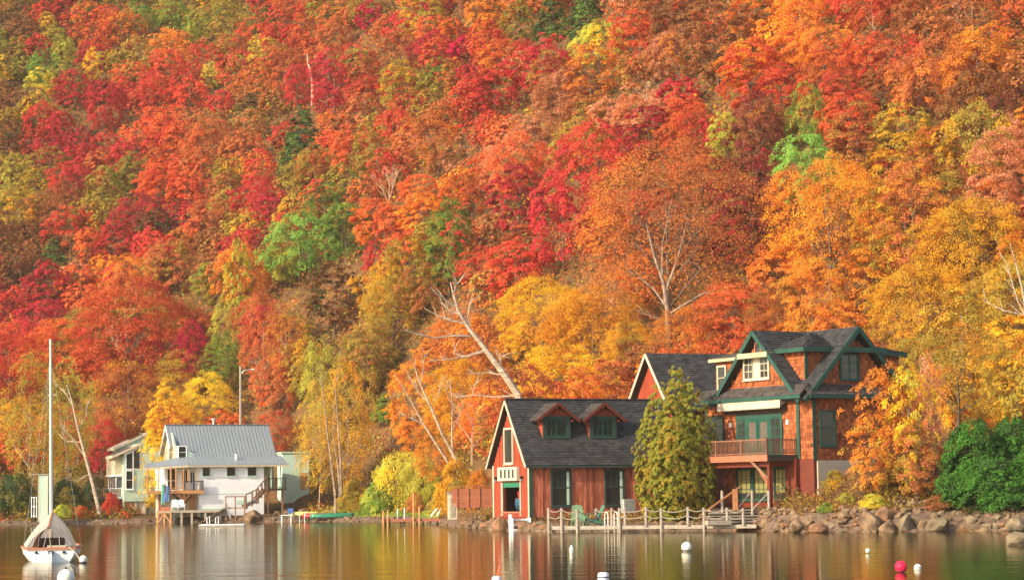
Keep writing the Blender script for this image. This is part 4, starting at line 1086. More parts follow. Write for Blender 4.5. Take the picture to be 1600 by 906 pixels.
# finer crowns for the trees near the shore
NK = dict(shell=0.6, pad=0.72, flat=0.55)
for s in range(2): proto('round', 10, 11, 2.0, 'round', 300, 95, 0.130, 200 + s, 0.20, 'bark', twigs=3, **NK)
for s in range(2): proto('oval', 7, 13, 1.8, 'oval', 270, 85, 0.125, 210 + s, 0.15, 'bark', twigs=3, **NK)
proto('spread', 12, 12, 2.6, 'spread', 380, 95, 0.135, 220, 0.24, 'bark', nl=10, twigs=5, **NK)
for s in range(2): proto('airy', 7.5, 13, 2.0, 'oval', 290, 52, 0.120, 230 + s, 0.10, 'bark_white', open_=0.1, nl=12, twigs=7, pad=0.75)
proto('sparse', 13, 13, 3.0, 'spread', 430, 60, 0.115, 240, 0.2, 'bark', nl=16, twigs=9, pad=0.8, flat=0.4)
proto('bush', 5, 3.6, 0.2, 'egg', 150, 90, 0.11, 250, 0.06, 'bark', pad=0.9, shell=0.45)
proto('bush', 5, 3.4, 0.2, 'egg', 150, 90, 0.11, 251, 0.06, 'bark', pad=0.95, shell=0.45)
proto('broad_bush', 8, 6, 0.1, 'egg', 300, 75, 0.19, 255, 0.10, 'bark', pad=0.72, shell=0.6)
proto('willow', 5, 4, 0.2, 'round', 160, 70, 0.10, 260, 0.04, 'bark', upright=1.2, shell=0.4, nl=14, twigs=6)
proto('sapling', 5, 9, 1.0, 'oval', 130, 62, 0.125, 270, 0.07, 'bark', nl=16, twigs=9, lobes=0.5, pad=0.8, shell=0.35)
proto('sapling', 5, 9, 0.6, 'oval', 130, 62, 0.125, 271, 0.07, 'bark', nl=16, twigs=9, lobes=0.5, pad=0.8, shell=0.35)
proto('young_spruce', 5, 9, 0.3, 'cone', 240, 50, 0.16, 280, 0.11, 'bark', shell=0.7, pad=0.75, lobes=0.08)
BARE = [bare_crown(s, 11, 7, 0.14).mesh('trunk', M['twig']) for s in (301, 302, 303)]

RT = random.Random(77)
def plant(name, key, x, y, w, h, c1, c2, label, cat, rot=None, group=None, z=None, which=None, bark=None):
    """one tree: an Empty at its foot with trunk and crown"""
    pr = PROTO[key]; cm, tm, W, H, _ = pr[which % len(pr) if which is not None else RT.randrange(len(pr))]
    t = thing(name, label, cat, (x, y, float(ground(x, y)) - 0.1 if z is None else z), RT.uniform(0, 6.28) if rot is None else rot, group)
    t.scale = (w / W, w / W, h / H)
    tr = link('trunk', tm, t)
    if bark:
        tr.material_slots[0].link = 'OBJECT'; tr.material_slots[0].material = M[bark]
    c = link('crown', cm, t)
    j = RT.uniform(0.80, 1.15)
    c.color = (*[min(q * j, 0.95) for q in C[c1]], 1)
    c['tint_second'] = [float(q * j) for q in C[c2]]
    return t

def fit(px, top, wpx, Y, key=None):
    """place, width and height of a tree whose top shows at (px, top), wpx wide, at distance Y; big crowns step up or down the slope until they keep their build"""
    if key in ('round', 'oval', 'spread', 'sparse', 'airy'):
        want = {'oval': 2.1, 'airy': 2.6, 'round': 1.25, 'spread': 1.15, 'sparse': 1.1}[key]
        Y0 = Y
        for _ in range(60):
            p = at(px, 700, Y); k = (at(px, top, Y).z - float(ground(p.x, Y))) / (wpx * Y / FPX)
            if k > want * 1.15 and Y < Y0 + 70: Y += 1.0
            elif k < want * 0.85 and Y - 1 > max(float(shore(p.x)) + 5, 204 if -4 < p.x < 36 else 272 if -45 < p.x < -14 else 0) and Y > Y0 - 60: Y -= 1.0
            else: break
    p = at(px, 700, Y); g = float(ground(p.x, Y)); return p.x, Y, wpx * Y / FPX, at(px, top, Y).z - g + 0.1

def near_tree(name, key, px, top, wpx, Y, c1, c2, label, cat='tree', **kw):
    x, y, w, h = fit(px, top, wpx, Y, key)
    NEAR_XY.append((x, y, w))
    return plant(name, key, x, y, w, h, c1, c2, label, cat, **kw)

# trees and shrubs about the houses, each where the photograph shows it: px, top, width in the photograph, distance
NEAR = [
 ('birch_tree', 'airy', 52, 545, 105, 262, 'olive', 'amber', 'olive yellow birch on the shore behind the sailboat mast'),
 ('birch_tree', 'airy', 108, 552, 90, 268, 'olive', 'lime', 'yellow green birch beside the leaning white trunk at the shore'),
 ('maple_tree', 'round', 30, 620, 80, 268, 'amber', 'olive', 'amber tree overhanging the water at the edge of the picture'),
 ('maple_tree', 'round', 205, 432, 190, 305, 'vermilion', 'scarlet', 'large fiery red orange maple above the pale green house'),
 ('maple_tree', 'round', 95, 495, 120, 310, 'vermilion', 'orange', 'red orange maple above the two olive shore birches'),
 ('maple_tree', 'round', 15, 500, 110, 305, 'scarlet', 'vermilion', 'scarlet maple at the picture edge above the olive birch'),
 ('maple_tree', 'oval', 300, 498, 62, 297, 'magenta', 'crimson', 'deep magenta red maple behind the two yellow trees'),
 ('maple_tree', 'round', 196, 560, 120, 285, 'rust', 'amber', 'orange brown maple rising directly behind the pale green house'),
 ('maple_tree', 'round', 160, 655, 64, 270, 'crimson', 'scarlet', 'small crimson maple beside the balcony of the pale green house'),
 ('maple_tree', 'oval', 263, 592, 68, 281, 'golden', 'amber', 'bright yellow tree behind the white gable of the lake house'),
 ('maple_tree', 'round', 322, 580, 80, 285, 'golden', 'lime', 'yellow green tree behind the grey metal roof'),
 ('maple_tree', 'sapling', 238, 668, 44, 260.3, 'golden', 'olive', 'small yellow tree squeezed between the pale green house and the white house'),
 ('maple_tree', 'round', 283, 545, 70, 292, 'olive', 'amber', 'olive tree between the yellow trees and the fiery maple'),
 ('maple_tree', 'oval', 348, 515, 62, 296, 'green', 'olive', 'dark green leafy tree beside the street lamp pole'),
 ('birch_tree', 'airy', 352, 462, 56, 305, 'lime', 'olive', 'yellow green slim tree uphill from the street lamp'),
 ('birch_tree', 'airy', 410, 452, 78, 292, 'rust', 'vermilion', 'tall rust red tree with slim stems just past the lamp head'),
 ('birch_tree', 'airy', 448, 470, 74, 290, 'rust', 'amber', 'tall rusty orange tree with slim stems behind the mint garage'),
 ('maple_tree', 'round', 430, 640, 70, 283, 'vermilion', 'maroon', 'low reddish tree behind the gable end of the metal roof'),
 ('birch_tree', 'airy', 500, 520, 66, 276, 'lime', 'olive', 'lime green birch crown rising behind the orange shore birches'),
 ('birch_tree', 'airy', 540, 560, 96, 258, 'amber', 'olive', 'amber birch on the bank between the garage and the guard rail'),
 ('birch_tree', 'airy', 497, 590, 76, 257, 'olive', 'amber', 'olive gold birch beside the mint garage'),
 ('maple_tree', 'oval', 575, 500, 90, 290, 'olive', 'rust', 'olive brown tree above the guard rail'),
 ('maple_tree', 'round', 615, 430, 100, 300, 'olive', 'amber', 'olive yellow round tree below the orange slope beside the dead birch'),
 ('spruce_tree', 'young_spruce', 600, 612, 52, 268, 'green', 'olive', 'small dark green spruce by the guard rail'),
 ('maple_tree', 'round', 560, 640, 70, 272, 'rust', 'orange', 'rusty low tree behind the road guard rail'),
 ('maple_tree', 'oval', 648, 548, 84, 252, 'orange', 'amber', 'bright orange tree at the lean of the pale multi stem birches'),
 ('maple_tree', 'round', 720, 560, 110, 236, 'amber', 'orange', 'amber tree behind the pale multi stem birches'),
 ('maple_tree', 'round', 690, 640, 90, 230, 'orange', 'olive', 'low orange tree around the feet of the pale birches'),
 ('maple_tree', 'round', 762, 600, 90, 226, 'orange', 'vermilion', 'orange tree touching the boathouse gable'),
 ('maple_tree', 'round', 720, 480, 90, 262, 'orange', 'rust', 'orange brown tree behind the dead white birch'),
 ('maple_tree', 'spread', 850, 425, 130, 236, 'golden', 'orange', 'brilliant golden orange maple behind the boathouse ridge'),
 ('maple_tree', 'spread', 930, 440, 140, 240, 'amber', 'orange', 'brilliant orange maple between the boathouse and the barn gable'),
 ('maple_tree', 'round', 880, 535, 150, 222, 'golden', 'amber', 'low golden maple with dark limbs behind the boathouse dormers'),
 ('maple_tree', 'round', 985, 500, 90, 226, 'amber', 'olive', 'amber maple beside the barn gable peak'),
 ('oak_tree', 'sparse', 1055, 215, 300, 232, 'rust', 'orange', 'huge thin rust orange oak with pale limbs behind the barn'),
 ('maple_tree', 'round', 1150, 440, 130, 226, 'vermilion', 'rust', 'red orange tree over the ridge of the shingled house'),
 ('maple_tree', 'round', 1080, 480, 120, 222, 'orange', 'rust', 'orange tree just behind the barn roof'),
 ('maple_tree', 'round', 1215, 440, 100, 218, 'rust', 'olive', 'rusty tree between the huge oak and the amber maple'),
 ('maple_tree', 'spread', 1305, 240, 175, 212, 'orange', 'amber', 'large layered amber orange maple behind the shingled house'),
 ('maple_tree', 'round', 1275, 400, 120, 206, 'orange', 'olive', 'lower orange maple directly over the shingled house dormer'),
 ('maple_tree', 'oval', 1372, 275, 80, 208, 'olive', 'amber', 'olive amber slim maple beside the large layered maple'),
 ('maple_tree', 'oval', 1440, 225, 120, 208, 'rust', 'amber', 'tall salmon rust maple high over the shingled house corner'),
 ('maple_tree', 'spread', 1530, 300, 160, 196, 'amber', 'olive', 'big amber olive maple above the dense green shrubs'),
 ('maple_tree', 'spread', 1445, 400, 140, 190, 'amber', 'olive', 'amber olive maple behind the right gable of the shingled house'),
 ('maple_tree', 'spread', 1595, 400, 130, 186, 'olive', 'amber', 'olive maple at the picture edge behind the white birch stems'),
 ('maple_tree', 'oval', 1585, 180, 120, 214, 'salmon', 'rust', 'tall salmon orange maple at the picture edge high above the shrubs'),
 ('maple_tree', 'spread', 1500, 505, 180, 180, 'olive', 'orange', 'low olive and orange maple right behind the dense green shrubs'),
 ('maple_tree', 'round', 1590, 530, 110, 176, 'olive', 'amber', 'shadowy olive tree over the far end of the green shrubs'),
 ('sapling', 'sapling', 1385, 555, 96, 145.5, 'orange', 'rust', 'salmon orange sapling hiding the corner of the shingled house'),
 ('sapling', 'sapling', 1420, 560, 84, 144.6, 'golden', 'lime', 'yellow green sapling among the orange saplings by the house'),
 ('sapling', 'sapling', 1452, 545, 62, 146, 'salmon', 'orange', 'pinkish orange slim sapling beside the green shrubs'),
 ('sapling', 'sapling', 1360, 640, 80, 144.5, 'orange', 'olive', 'low orange sapling at the foot of the shingled wall'),
 ('sapling', 'sapling', 1430, 660, 90, 143.5, 'rust', 'olive', 'orange olive sapling just above the largest shore boulders'),
 ('shrub', 'broad_bush', 1520, 660, 130, 142.5, 'deep_green', 'dark_green', 'dense glossy green shrub overhanging the shore next to the saplings'),
 ('shrub', 'broad_bush', 1585, 655, 130, 144, 'deep_green', 'dark_green', 'dense glossy green shrub at the picture edge'),
 ('shrub', 'broad_bush', 1555, 715, 150, 140.5, 'deep_green', 'dark_green', 'low dense green shrub hanging to the waterline rocks'),
 ('shrub', 'broad_bush', 1625, 690, 130, 141, 'deep_green', 'dark_green', 'green shrub cut by the picture edge over the big rock'),
 ('shrub', 'willow', 628, 708, 100, 248, 'lime', 'golden', 'yellow green willow bush on the lawn'),
 ('shrub', 'willow', 660, 716, 70, 246, 'lime', 'olive', 'smaller pale willow bush beside the yellow green one'),
 ('shrub', 'bush', 712, 720, 80, 208, 'amber', 'olive', 'amber bush at the foot of the pale birches'),
 ('shrub', 'bush', 748, 735, 60, 190, 'orange', 'olive', 'orange bush behind the red stained deck'),
 ('shrub', 'bush', 590, 752, 66, 247, 'green', 'lime', 'green bush at the top of the lawn'),
 ('shrub', 'bush', 553, 750, 62, 252, 'olive', 'amber', 'olive bush beneath the shore birches'),
 ('shrub', 'bush', 648, 770, 40, 242, 'rust', 'olive', 'small rust brown bush on the lawn edge'),
 ('shrub', 'bush', 690, 770, 44, 222, 'lime', 'amber', 'small lime bush by the two white poles'),
 ('shrub', 'bush', 175, 770, 34, 258, 'scarlet', 'vermilion', 'small scarlet bush under the balcony'),
 ('shrub', 'bush', 128, 790, 40, 255.5, 'vermilion', 'olive', 'small red bush on the rocks beside the leaning birch'),
 ('shrub', 'bush', 98, 788, 40, 255, 'lime', 'green', 'small lime bush on the rocks behind the boat'),
 ('shrub', 'bush', 25, 740, 90, 258, 'dark_green', 'olive', 'dark shadowy bush at the shore by the picture edge'),
 ('shrub', 'bush', 105, 750, 80, 262, 'dark_green', 'olive', 'dark bush behind the narrow mint hut'),
 ('shrub', 'bush', 150, 745, 60, 262, 'dark_green', 'bronze', 'dark bush between the leaning birch and the balcony'),
 ('shrub', 'bush', 1322, 770, 40, 145, 'lime', 'olive', 'lime bush on the rubble beside the concrete foundation'),
 ('shrub', 'bush', 1362, 772, 58, 143, 'lime', 'golden', 'yellow green bush above the reddish boulder'),
 ('shrub', 'bush', 1305, 735, 56, 149, 'olive', 'amber', 'olive grass bush against the shaded shingle wall'),
 ('shrub', 'bush', 1400, 745, 70, 146, 'olive', 'amber', 'olive bush between the saplings on the bank'),
 ('shrub', 'bush', 1465, 775, 60, 141.5, 'bronze', 'rust', 'bronze brown bush at the waterline by the green shrubs'),
 ('shrub', 'bush', 1290, 785, 36, 143.5, 'green', 'lime', 'green bush at the corner of the red lower wall'),
]
NEAR_XY = []
for row in NEAR:
    near_tree(*row)

# the cone shaped cedar by the boathouse: five leaders in one crown
def cedar():
    x, y, w, h = fit(1055, 574, 126, 157)
    t = thing('cedar_tree', 'tall yellow green cone shaped cedar between the boathouse and the shingled house', 'tree', (x, y, float(ground(x, y)) - 0.2))
    ps, ns, cs = [], [], []
    for k, (ox, oy, f, wf) in enumerate(((0.03, 0, 1.0, 0.60), (-0.18, 0.05, 0.90, 0.58), (0.18, -0.05, 0.92, 0.58), (-0.05, -0.22, 0.80, 0.56), (0.1, 0.25, 0.7, 0.5), (-0.30, -0.05, 0.55, 0.42), (0.32, 0.02, 0.56, 0.42))):
        p, n, c, lf, rs, up = crown(400 + k, w * wf, h * f, 0.2, 'egg' if k == 0 else 'oval', int(640 * f), 46, 0.12, shell=0.75, pad=0.42, upright=1.0, lobes=0.18)
        ps.append(p + np.array([ox * w, oy * w, 0])); ns.append(n); cs.append(c)
    p = np.concatenate(ps); n = np.concatenate(ns); c = np.concatenate(cs); rs = np.random.RandomState(9)
    v, f = leaf_quads(p, n, np.full(len(p), 0.115), rs, 1.4, 0.24)
    cr = link('crown', np_mesh('crown', v, f, M['leaf'], {'clump': np.repeat(c, 4)}), t)
    cr.color = (0.32, 0.33, 0.05, 1); cr['tint_second'] = [0.50, 0.31, 0.05]
    MB().tube([(0, 0, -0.5), (0, 0, h * 0.8)], [0.2, 0.05], 6).build('trunk', M['bark'], t)
cedar()

# the bare white birches, limb by limb
def bare_birch(name, label, paths, Y, r0, spread=0.5, seed=1, mat_='bark_white', twig=0):
    r = random.Random(seed)
    base = at(*paths[0][0][0], Y)
    t = thing(name, label, 'tree', base)
    for k, (path, ra, rb) in enumerate(paths):
        side = 0 if k == 0 else r.uniform(-spread, spread)
        pts = [at(px, py, Y + side * (i / max(len(path) - 1, 1)) * 3) - base for i, (px, py) in enumerate(path)]
        n = len(pts); mb = MB().tube(pts, [ra + (rb - ra) * i / (n - 1) for i in range(n)], 7 if k == 0 else 5)
        if k == 0:
            mb.tube([pts[0] - V(0, 0, 7), pts[0]], [ra * 1.4, ra], 7)
        for _ in range(twig if k else twig // 2):
            i = r.randrange(n - 1); s = pts[i].lerp(pts[i + 1], r.random()); d = (pts[i + 1] - pts[i]).normalized()
            e = s + (d + V(r.uniform(-1, 1), r.uniform(-1, 1), r.uniform(-0.2, 1.0)) * 0.9).normalized() * r.uniform(0.5, 1.5)
            mb.tube([s, s.lerp(e, 0.5) + V(0, 0, 0.06), e], [0.035, 0.025, 0.012], 3, False)
        mb.build('trunk' if k == 0 else 'branch', M[mat_], t)
    return t
S6 = lambda pts: [(580 + x / 3.236, 400 + y / 3.236) for x, y in pts]
bare_birch('dead_birch', 'large leafless white birch leaning over behind the boathouse ridge', [
    (S6([(745, 705), (660, 580), (610, 515), (560, 450), (500, 375), (440, 280), (415, 190), (400, 130)]), 0.34, 0.05),
    (S6([(500, 375), (488, 310), (500, 235), (545, 208)]), 0.12, 0.03), (S6([(500, 405), (420, 402), (310, 415), (230, 395), (160, 375)]), 0.11, 0.03),
    (S6([(570, 480), (480, 508), (400, 520), (310, 530)]), 0.13, 0.03), (S6([(470, 340), (400, 325), (350, 310), (268, 263)]), 0.10, 0.03),
    (S6([(430, 260), (380, 225), (330, 190), (298, 160)]), 0.09, 0.03), (S6([(415, 190), (430, 150), (460, 110)]), 0.06, 0.02),
    (S6([(735, 705), (620, 712), (515, 702), (440, 716)]), 0.09, 0.03), (S6([(515, 702), (520, 660), (540, 630)]), 0.05, 0.02),
    (S6([(440, 290), (400, 280), (350, 235)]), 0.06, 0.02), (S6([(400, 330), (410, 300), (380, 270)]), 0.05, 0.02), (S6([(660, 600), (590, 590), (500, 595)]), 0.06, 0.02),
    (S6([(655, 550), (655, 505), (705, 515)]), 0.05, 0.02), (S6([(480, 508), (420, 495), (420, 455)]), 0.05, 0.02)], 202.5, 0.3, 0.6, 3, twig=9)
bare_birch('birch_tree', 'pale leaning birch stem with thin branches among the orange leaves', [
    (S6([(480, 1150), (425, 1020), (360, 900), (300, 760), (245, 640), (215, 545)]), 0.20, 0.05),
    (S6([(290, 740), (240, 690), (165, 560)]), 0.07, 0.02), (S6([(250, 650), (265, 560), (270, 500)]), 0.06, 0.02), (S6([(300, 760), (340, 700), (360, 610)]), 0.05, 0.02)], 222, 0.2, 0.5, 4, twig=8)
bare_birch('birch_tree', 'upright slim pale birch stem between the leaning stem and the boathouse', [
    (S6([(440, 1130), (412, 1000), (408, 880), (412, 740), (398, 620)]), 0.12, 0.04), (S6([(410, 880), (450, 800), (470, 740)]), 0.05, 0.02), (S6([(410, 760), (385, 690), (390, 640)]), 0.04, 0.02)], 224, 0.2, 0.5, 5, twig=8)
bare_birch('birch_tree', 'second pale leaning birch stem, lower and more tilted', [
    (S6([(455, 1140), (380, 1030), (265, 850), (205, 740), (120, 600)]), 0.14, 0.03), (S6([(265, 850), (200, 820), (140, 790)]), 0.05, 0.02)], 220, 0.2, 0.5, 6, twig=8)
bare_birch('birch_tree', 'white birch leaning out over the shore beside the balcony', [
    ([(156, 802), (146, 760), (134, 715), (122, 670), (112, 625), (104, 600)], 0.24, 0.05), ([(134, 715), (110, 680), (92, 665)], 0.07, 0.02),
    ([(122, 672), (134, 650), (138, 625)], 0.06, 0.02), ([(140, 740), (120, 752), (104, 748)], 0.06, 0.02), ([(112, 630), (100, 610), (88, 600)], 0.05, 0.02), ([(128, 690), (105, 690), (96, 682)], 0.05, 0.02)], 256, 0.2, 0.4, 7, twig=7)
bare_birch('birch_tree', 'white forked birch stems at the picture edge above the green shrubs', [
    ([(1612, 560), (1606, 500), (1597, 450), (1588, 415), (1578, 380)], 0.14, 0.03), ([(1606, 500), (1590, 470), (1572, 410), (1562, 395)], 0.07, 0.02), ([(1604, 492), (1570, 486), (1545, 474), (1538, 462)], 0.06, 0.02)], 178, 0.2, 0.4, 8, twig=7)
bare_birch('birch_tree', 'tall three stemmed birch on the bank below the garage', [
    ([(524, 775), (519, 730), (512, 680), (507, 630), (503, 590)], 0.15, 0.04), ([(531, 776), (528, 730), (520, 680), (522, 640)], 0.12, 0.04), ([(533, 774), (532, 720), (528, 660), (524, 610), (530, 570)], 0.14, 0.04)], 250, 0.2, 0.2, 9, 'bark_pale', twig=10)
bare_birch('dead_tree', 'thin white dead snag standing out on the dark slope', [
    ([(489, 133), (486, 115), (482, 100), (480, 85)], 0.30, 0.12), ([(482, 100), (488, 96), (490, 98)], 0.12, 0.05)], at(485, 130, on_hill(485, 140)[1] - 6).y, 0.2, 0.2, 10)
# oak limbs that show through the thin crown
bare_birch('birch_tree', 'thick pale trunk with dark patches beneath the huge rust orange oak', [
    ([(1046, 535), (1044, 510), (1042, 480), (1036, 440), (1022, 400), (1010, 350)], 0.30, 0.07), ([(1048, 490), (1070, 476), (1100, 458), (1140, 458)], 0.17, 0.05),
    ([(1042, 480), (1020, 450), (980, 420)], 0.12, 0.04), ([(1040, 455), (1060, 400), (1075, 340)], 0.14, 0.04), ([(1034, 430), (1035, 380), (1050, 310)], 0.12, 0.03), ([(1046, 505), (1020, 495), (1000, 488)], 0.08, 0.03)], 224, 0.4, 0.6, 11, 'bark_pale', twig=9)

# ------------------------------------------------------------------ the hillside wood
GRID = [
 "vbg vrO Rvo ovg vOd rR  OvR Ovr mcR Rob vOb dOv OsR Rvb ovr orR RrO rRO Oso OoR Oob".split(),
 "vbg vrc cRr rRr rOR bdO RcO OrR OvO rRc scR vOo sOr rRc rRr rRO rRr rOo oRO bOo boO".split(),
 "bvO crO rcR ROr vOo rdO RrO vrO sOr sRr sOR vob rsR rRc crR rRO ovO OvR voO oaO OsO".split(),
 "vlO rOv vrO RcO cvO vOo vOb sOo sRo Rro crR rRc OrR OoR MOb Oob oaO oav sOR sOo sOR".split(),
 "bdr rRM rRO bOR OsR crs bgO RrO vOR rRO crR OoR OoR Oob Mbv aoO oav sOv vOa Oav avO".split(),
 "rcM ROs RoO vOR Rov vgO vrb RrO vgO oOa crO OrR OoO OoR ObR oaO aov avO avO avo vaO".split(),
 "RrO vOR RoR ROr RcO vOa ova vOR ovO oaO aoO oaO oOa OoR OoR oaO aov avO avO avo vaO".split(),
]
SPECIAL = [   # hill trees that stand out: px, centre y, width, height px, kind, crown, colours, label
 (1255, 252, 98, 100, 'maple_tree', 'far_round', 'bright_green', 'bright_green', 'bright spring green round tree standing out of the orange slope'),
 (1132, 205, 58, 70, 'maple_tree', 'far_round', 'lime', 'olive', 'lime yellow tree beside the dark maroon tree on the slope'),
 (1183, 195, 86, 110, 'maple_tree', 'far_round', 'maroon', 'bronze', 'dark maroon tree uphill from the bright green round tree'),
 (1262, 165, 66, 80, 'maple_tree', 'far_round', 'green', 'olive', 'olive green tree just uphill from the bright green round tree'),
 (935, 62, 76, 62, 'maple_tree', 'far_spread', 'lime', 'golden', 'pale lime yellow tree high on the slope left of the red patch'),
 (862, 12, 70, 70, 'spruce_tree', 'far_spruce', 'dark_green', 'green', 'dark green conifer at the top edge of the picture'),
 (812, 30, 50, 70, 'maple_tree', 'far_oval', 'olive', 'dark_green', 'olive green tree beside the dark conifer at the top edge'),
 (70, 100, 56, 46, 'maple_tree', 'far_round', 'green', 'bright_green', 'green round tree high on the slope above the lime one'),
 (66, 122, 50, 36, 'maple_tree', 'far_round', 'lime', 'golden', 'lime yellow tree right below the green round tree'),
 (100, 72, 40, 36, 'maple_tree', 'far_round', 'lime', 'olive', 'small lime tree uphill of the green round tree'),
 (144, 96, 22, 52, 'maple_tree', 'far_oval', 'golden', 'amber', 'slim golden tree between the lime tree and the crimson maple'),
 (118, 130, 66, 52, 'maple_tree', 'far_round', 'crimson', 'scarlet', 'crimson maple downhill of the slim golden tree'),
 (165, 160, 70, 70, 'maple_tree', 'far_round', 'crimson', 'scarlet', 'large bright crimson maple in the middle of the upper slope'),
 (302, 46, 34, 34, 'maple_tree', 'far_round', 'lime', 'green', 'small lime green tree among scarlet crowns near the top edge'),
 (220, 24, 60, 34, 'maple_tree', 'far_spread', 'green', 'olive', 'olive green tree at the top edge among reds'),
 (330, 112, 34, 32, 'maple_tree', 'far_round', 'lime', 'amber', 'small yellow lime tree beside a rust crown on the upper slope'),
 (580, 22, 44, 50, 'maple_tree', 'far_oval', 'magenta', 'crimson', 'vivid magenta maple at the top edge of the picture'),
 (465, 125, 46, 58, 'maple_tree', 'far_round', 'crimson', 'scarlet', 'crimson maple beside the thin white snag'),
 (540, 350, 78, 76, 'maple_tree', 'far_round', 'green', 'dark_green', 'dark green round oak on the mid slope'),
 (468, 375, 112, 92, 'maple_tree', 'far_spread', 'bright_green', 'green', 'wide green tree next to the dark green oak on the mid slope'),
 (445, 400, 62, 60, 'maple_tree', 'far_round', 'lime', 'olive', 'yellow olive tree below the wide green tree'),
 (372, 430, 48, 130, 'spruce_tree', 'far_oval', 'lime', 'golden', 'tall pointed lime yellow tree above the street lamp'),
 (702, 370, 82, 130, 'maple_tree', 'far_oval', 'green', 'olive', 'green and yellow tall tree uphill of the dead white birch'),
 (210, 262, 62, 52, 'maple_tree', 'far_round', 'olive', 'green', 'olive green tree among reds on the left slope'),
 (28, 260, 44, 50, 'maple_tree', 'far_round', 'olive', 'lime', 'olive lime tree at the left picture edge'),
 (585, 405, 40, 60, 'maple_tree', 'far_round', 'crimson', 'scarlet', 'crimson tree below the dark green oak'),
 (880, 330, 110, 130, 'maple_tree', 'far_round', 'crimson', 'scarlet', 'big crimson scarlet maple beside the huge thin oak'),
 (930, 235, 120, 100, 'maple_tree', 'far_spread', 'scarlet', 'crimson', 'wide scarlet maple on the slope above the huge thin oak'),
 (1385, 250, 40, 44, 'maple_tree', 'far_round', 'scarlet', 'vermilion', 'small scarlet tree beside the layered amber maple top'),
 (640, 402, 84, 76, 'maple_tree', 'far_round', 'olive', 'amber', 'olive amber tree on the mid slope just above the dead white birch'),
 (602, 440, 80, 76, 'maple_tree', 'far_spread', 'amber', 'olive', 'amber olive tree left of the top of the dead white birch'),
 (660, 440, 70, 66, 'maple_tree', 'far_round', 'rust', 'olive', 'rust tree behind the upper limbs of the dead white birch'),
 (436, 582, 74, 70, 'maple_tree', 'far_round', 'rust', 'vermilion', 'low rust tree on the bare bank right of the street lamp'),
 (476, 560, 66, 74, 'maple_tree', 'far_round', 'olive', 'amber', 'olive tree on the bank uphill from the mint garage'),
 (566, 560, 70, 80, 'maple_tree', 'far_round', 'olive', 'rust', 'olive brown tree on the slope right of the shore birches'),
 (810, 250, 130, 90, 'maple_tree', 'far_spread', 'vermilion', 'salmon', 'broad salmon red tree in the middle of the slope'),
]
HILL = []
for px, py, w, h, nm, key, c1, c2, lab in SPECIAL:
    x, y = on_hill(px, py + h * 0.5)
    y -= 4.0
    z = at(px, py + h * 0.55, y).z; x = at(px, py, y).x
    g = float(ground(x, y)); H = at(px, py - h * 0.5, y).z - g
    W = w * y / FPX
    HILL.append([nm, key, x, y, W, max(H, W * 0.8), c1, c2, lab, px, py])
N_SPECIAL = len(HILL)

rp_ = random.Random(2024)
cand = []
taken = [(h[2], h[3], 0.42 * h[4]) for h in HILL] + [(x, y, 0.26 * w) for x, y, w in NEAR_XY if w > 3]
cell = {}
def free(x, y, r):
    ci, cj = int(x // 8), int(y // 8)
    for i in range(ci - 2, ci + 3):
        for j in range(cj - 2, cj + 3):
            for (a, b, q) in cell.get((i, j), ()):
                if (a - x) ** 2 + (b - y) ** 2 < (r + q) ** 2: return False
    return True
for a, b, q in taken: cell.setdefault((int(a // 8), int(b // 8)), []).append((a, b, q))
for _ in range(160000):
    y = rp_.uniform(165, 480); x = rp_.uniform(-0.30, 0.285) * y
    d = y - float(shore(x))
    if d < 34: continue
    if -5 < x < 37 and y < 204: continue
    if -44 < x < -16 and y < 279: continue
    if abs(float(np.interp(x, [p[0] for p in rp], [p[1] for p in rp])) + 3.5 - y) < 4.8 and x < 14: continue
    r = rp_.uniform(1.75, 2.9) * (1.06 - 0.0004 * max(0, y - 220))
    if not free(x, y, r): continue
    cell.setdefault((int(x // 8), int(y // 8)), []).append((x, y, r)); cand.append((x, y, r))
hz = ground(np.array([c[0] for c in cand]), np.array([c[1] for c in cand]))
for (x, y, r), g in zip(cand, hz):
    px, py = project((x, y, float(g) + 6.0))
    _, base = project((x, y, float(g)))
    if px < -260 or px > 1800 or base < -6 or py > 760: continue
    if any(abs(px - h_[9]) < 0.30 * h_[4] / h_[3] * FPX + r / y * 1200 and -0.30 * h_[5] < (py - h_[10]) / FPX * h_[3] < 0.45 * h_[5] and y < h_[3] for h_ in HILL[:N_SPECIAL]): continue
    row = GRID[int(min(max(py + rp_.uniform(-20, 20), 0), 559) // 80)]
    ch = row[int(min(max(px + rp_.uniform(-30, 30), 0), 1639) // 80)]
    ch = (ch * 3)[:3]; u = rp_.random(); c = LET[ch[0] if u < 0.5 else ch[1] if u < 0.82 else ch[2]]
    v = rp_.random()
    bare = c == 'salmon' and v < 0.45 or v > 0.965
    key = 'far_spruce' if c == 'dark_green' else 'far_airy' if v < 0.12 else 'far_oval' if v < 0.32 else 'far_spread' if v < 0.52 else 'far_round'
    W = 2 * r * rp_.uniform(1.28, 1.55); H = W * rp_.uniform(0.88, 1.15) * (1.2 if key in ('far_oval', 'far_airy', 'far_spruce') else 1)
    nm = 'bare_tree' if bare else 'spruce_tree' if key == 'far_spruce' else 'birch_tree' if key == 'far_airy' else 'maple_tree'
    HILL.append([nm, 'bare' if bare else key, x, y, W, H, c, rp_.choice(SECOND[c]), None, float(px), float(py)])
auto = sorted(HILL[N_SPECIAL:], key=lambda t: -t[4] / t[3] + (9 if not -15 < t[9] < 1615 else 0))
N_SINGLE = 300 - len(NEAR) - N_SPECIAL - 12
single = HILL[:N_SPECIAL] + auto[:N_SINGLE]
mass = auto[N_SINGLE:]
print('trees: near', len(NEAR), 'hill singles', len(single), 'mass', len(mass))

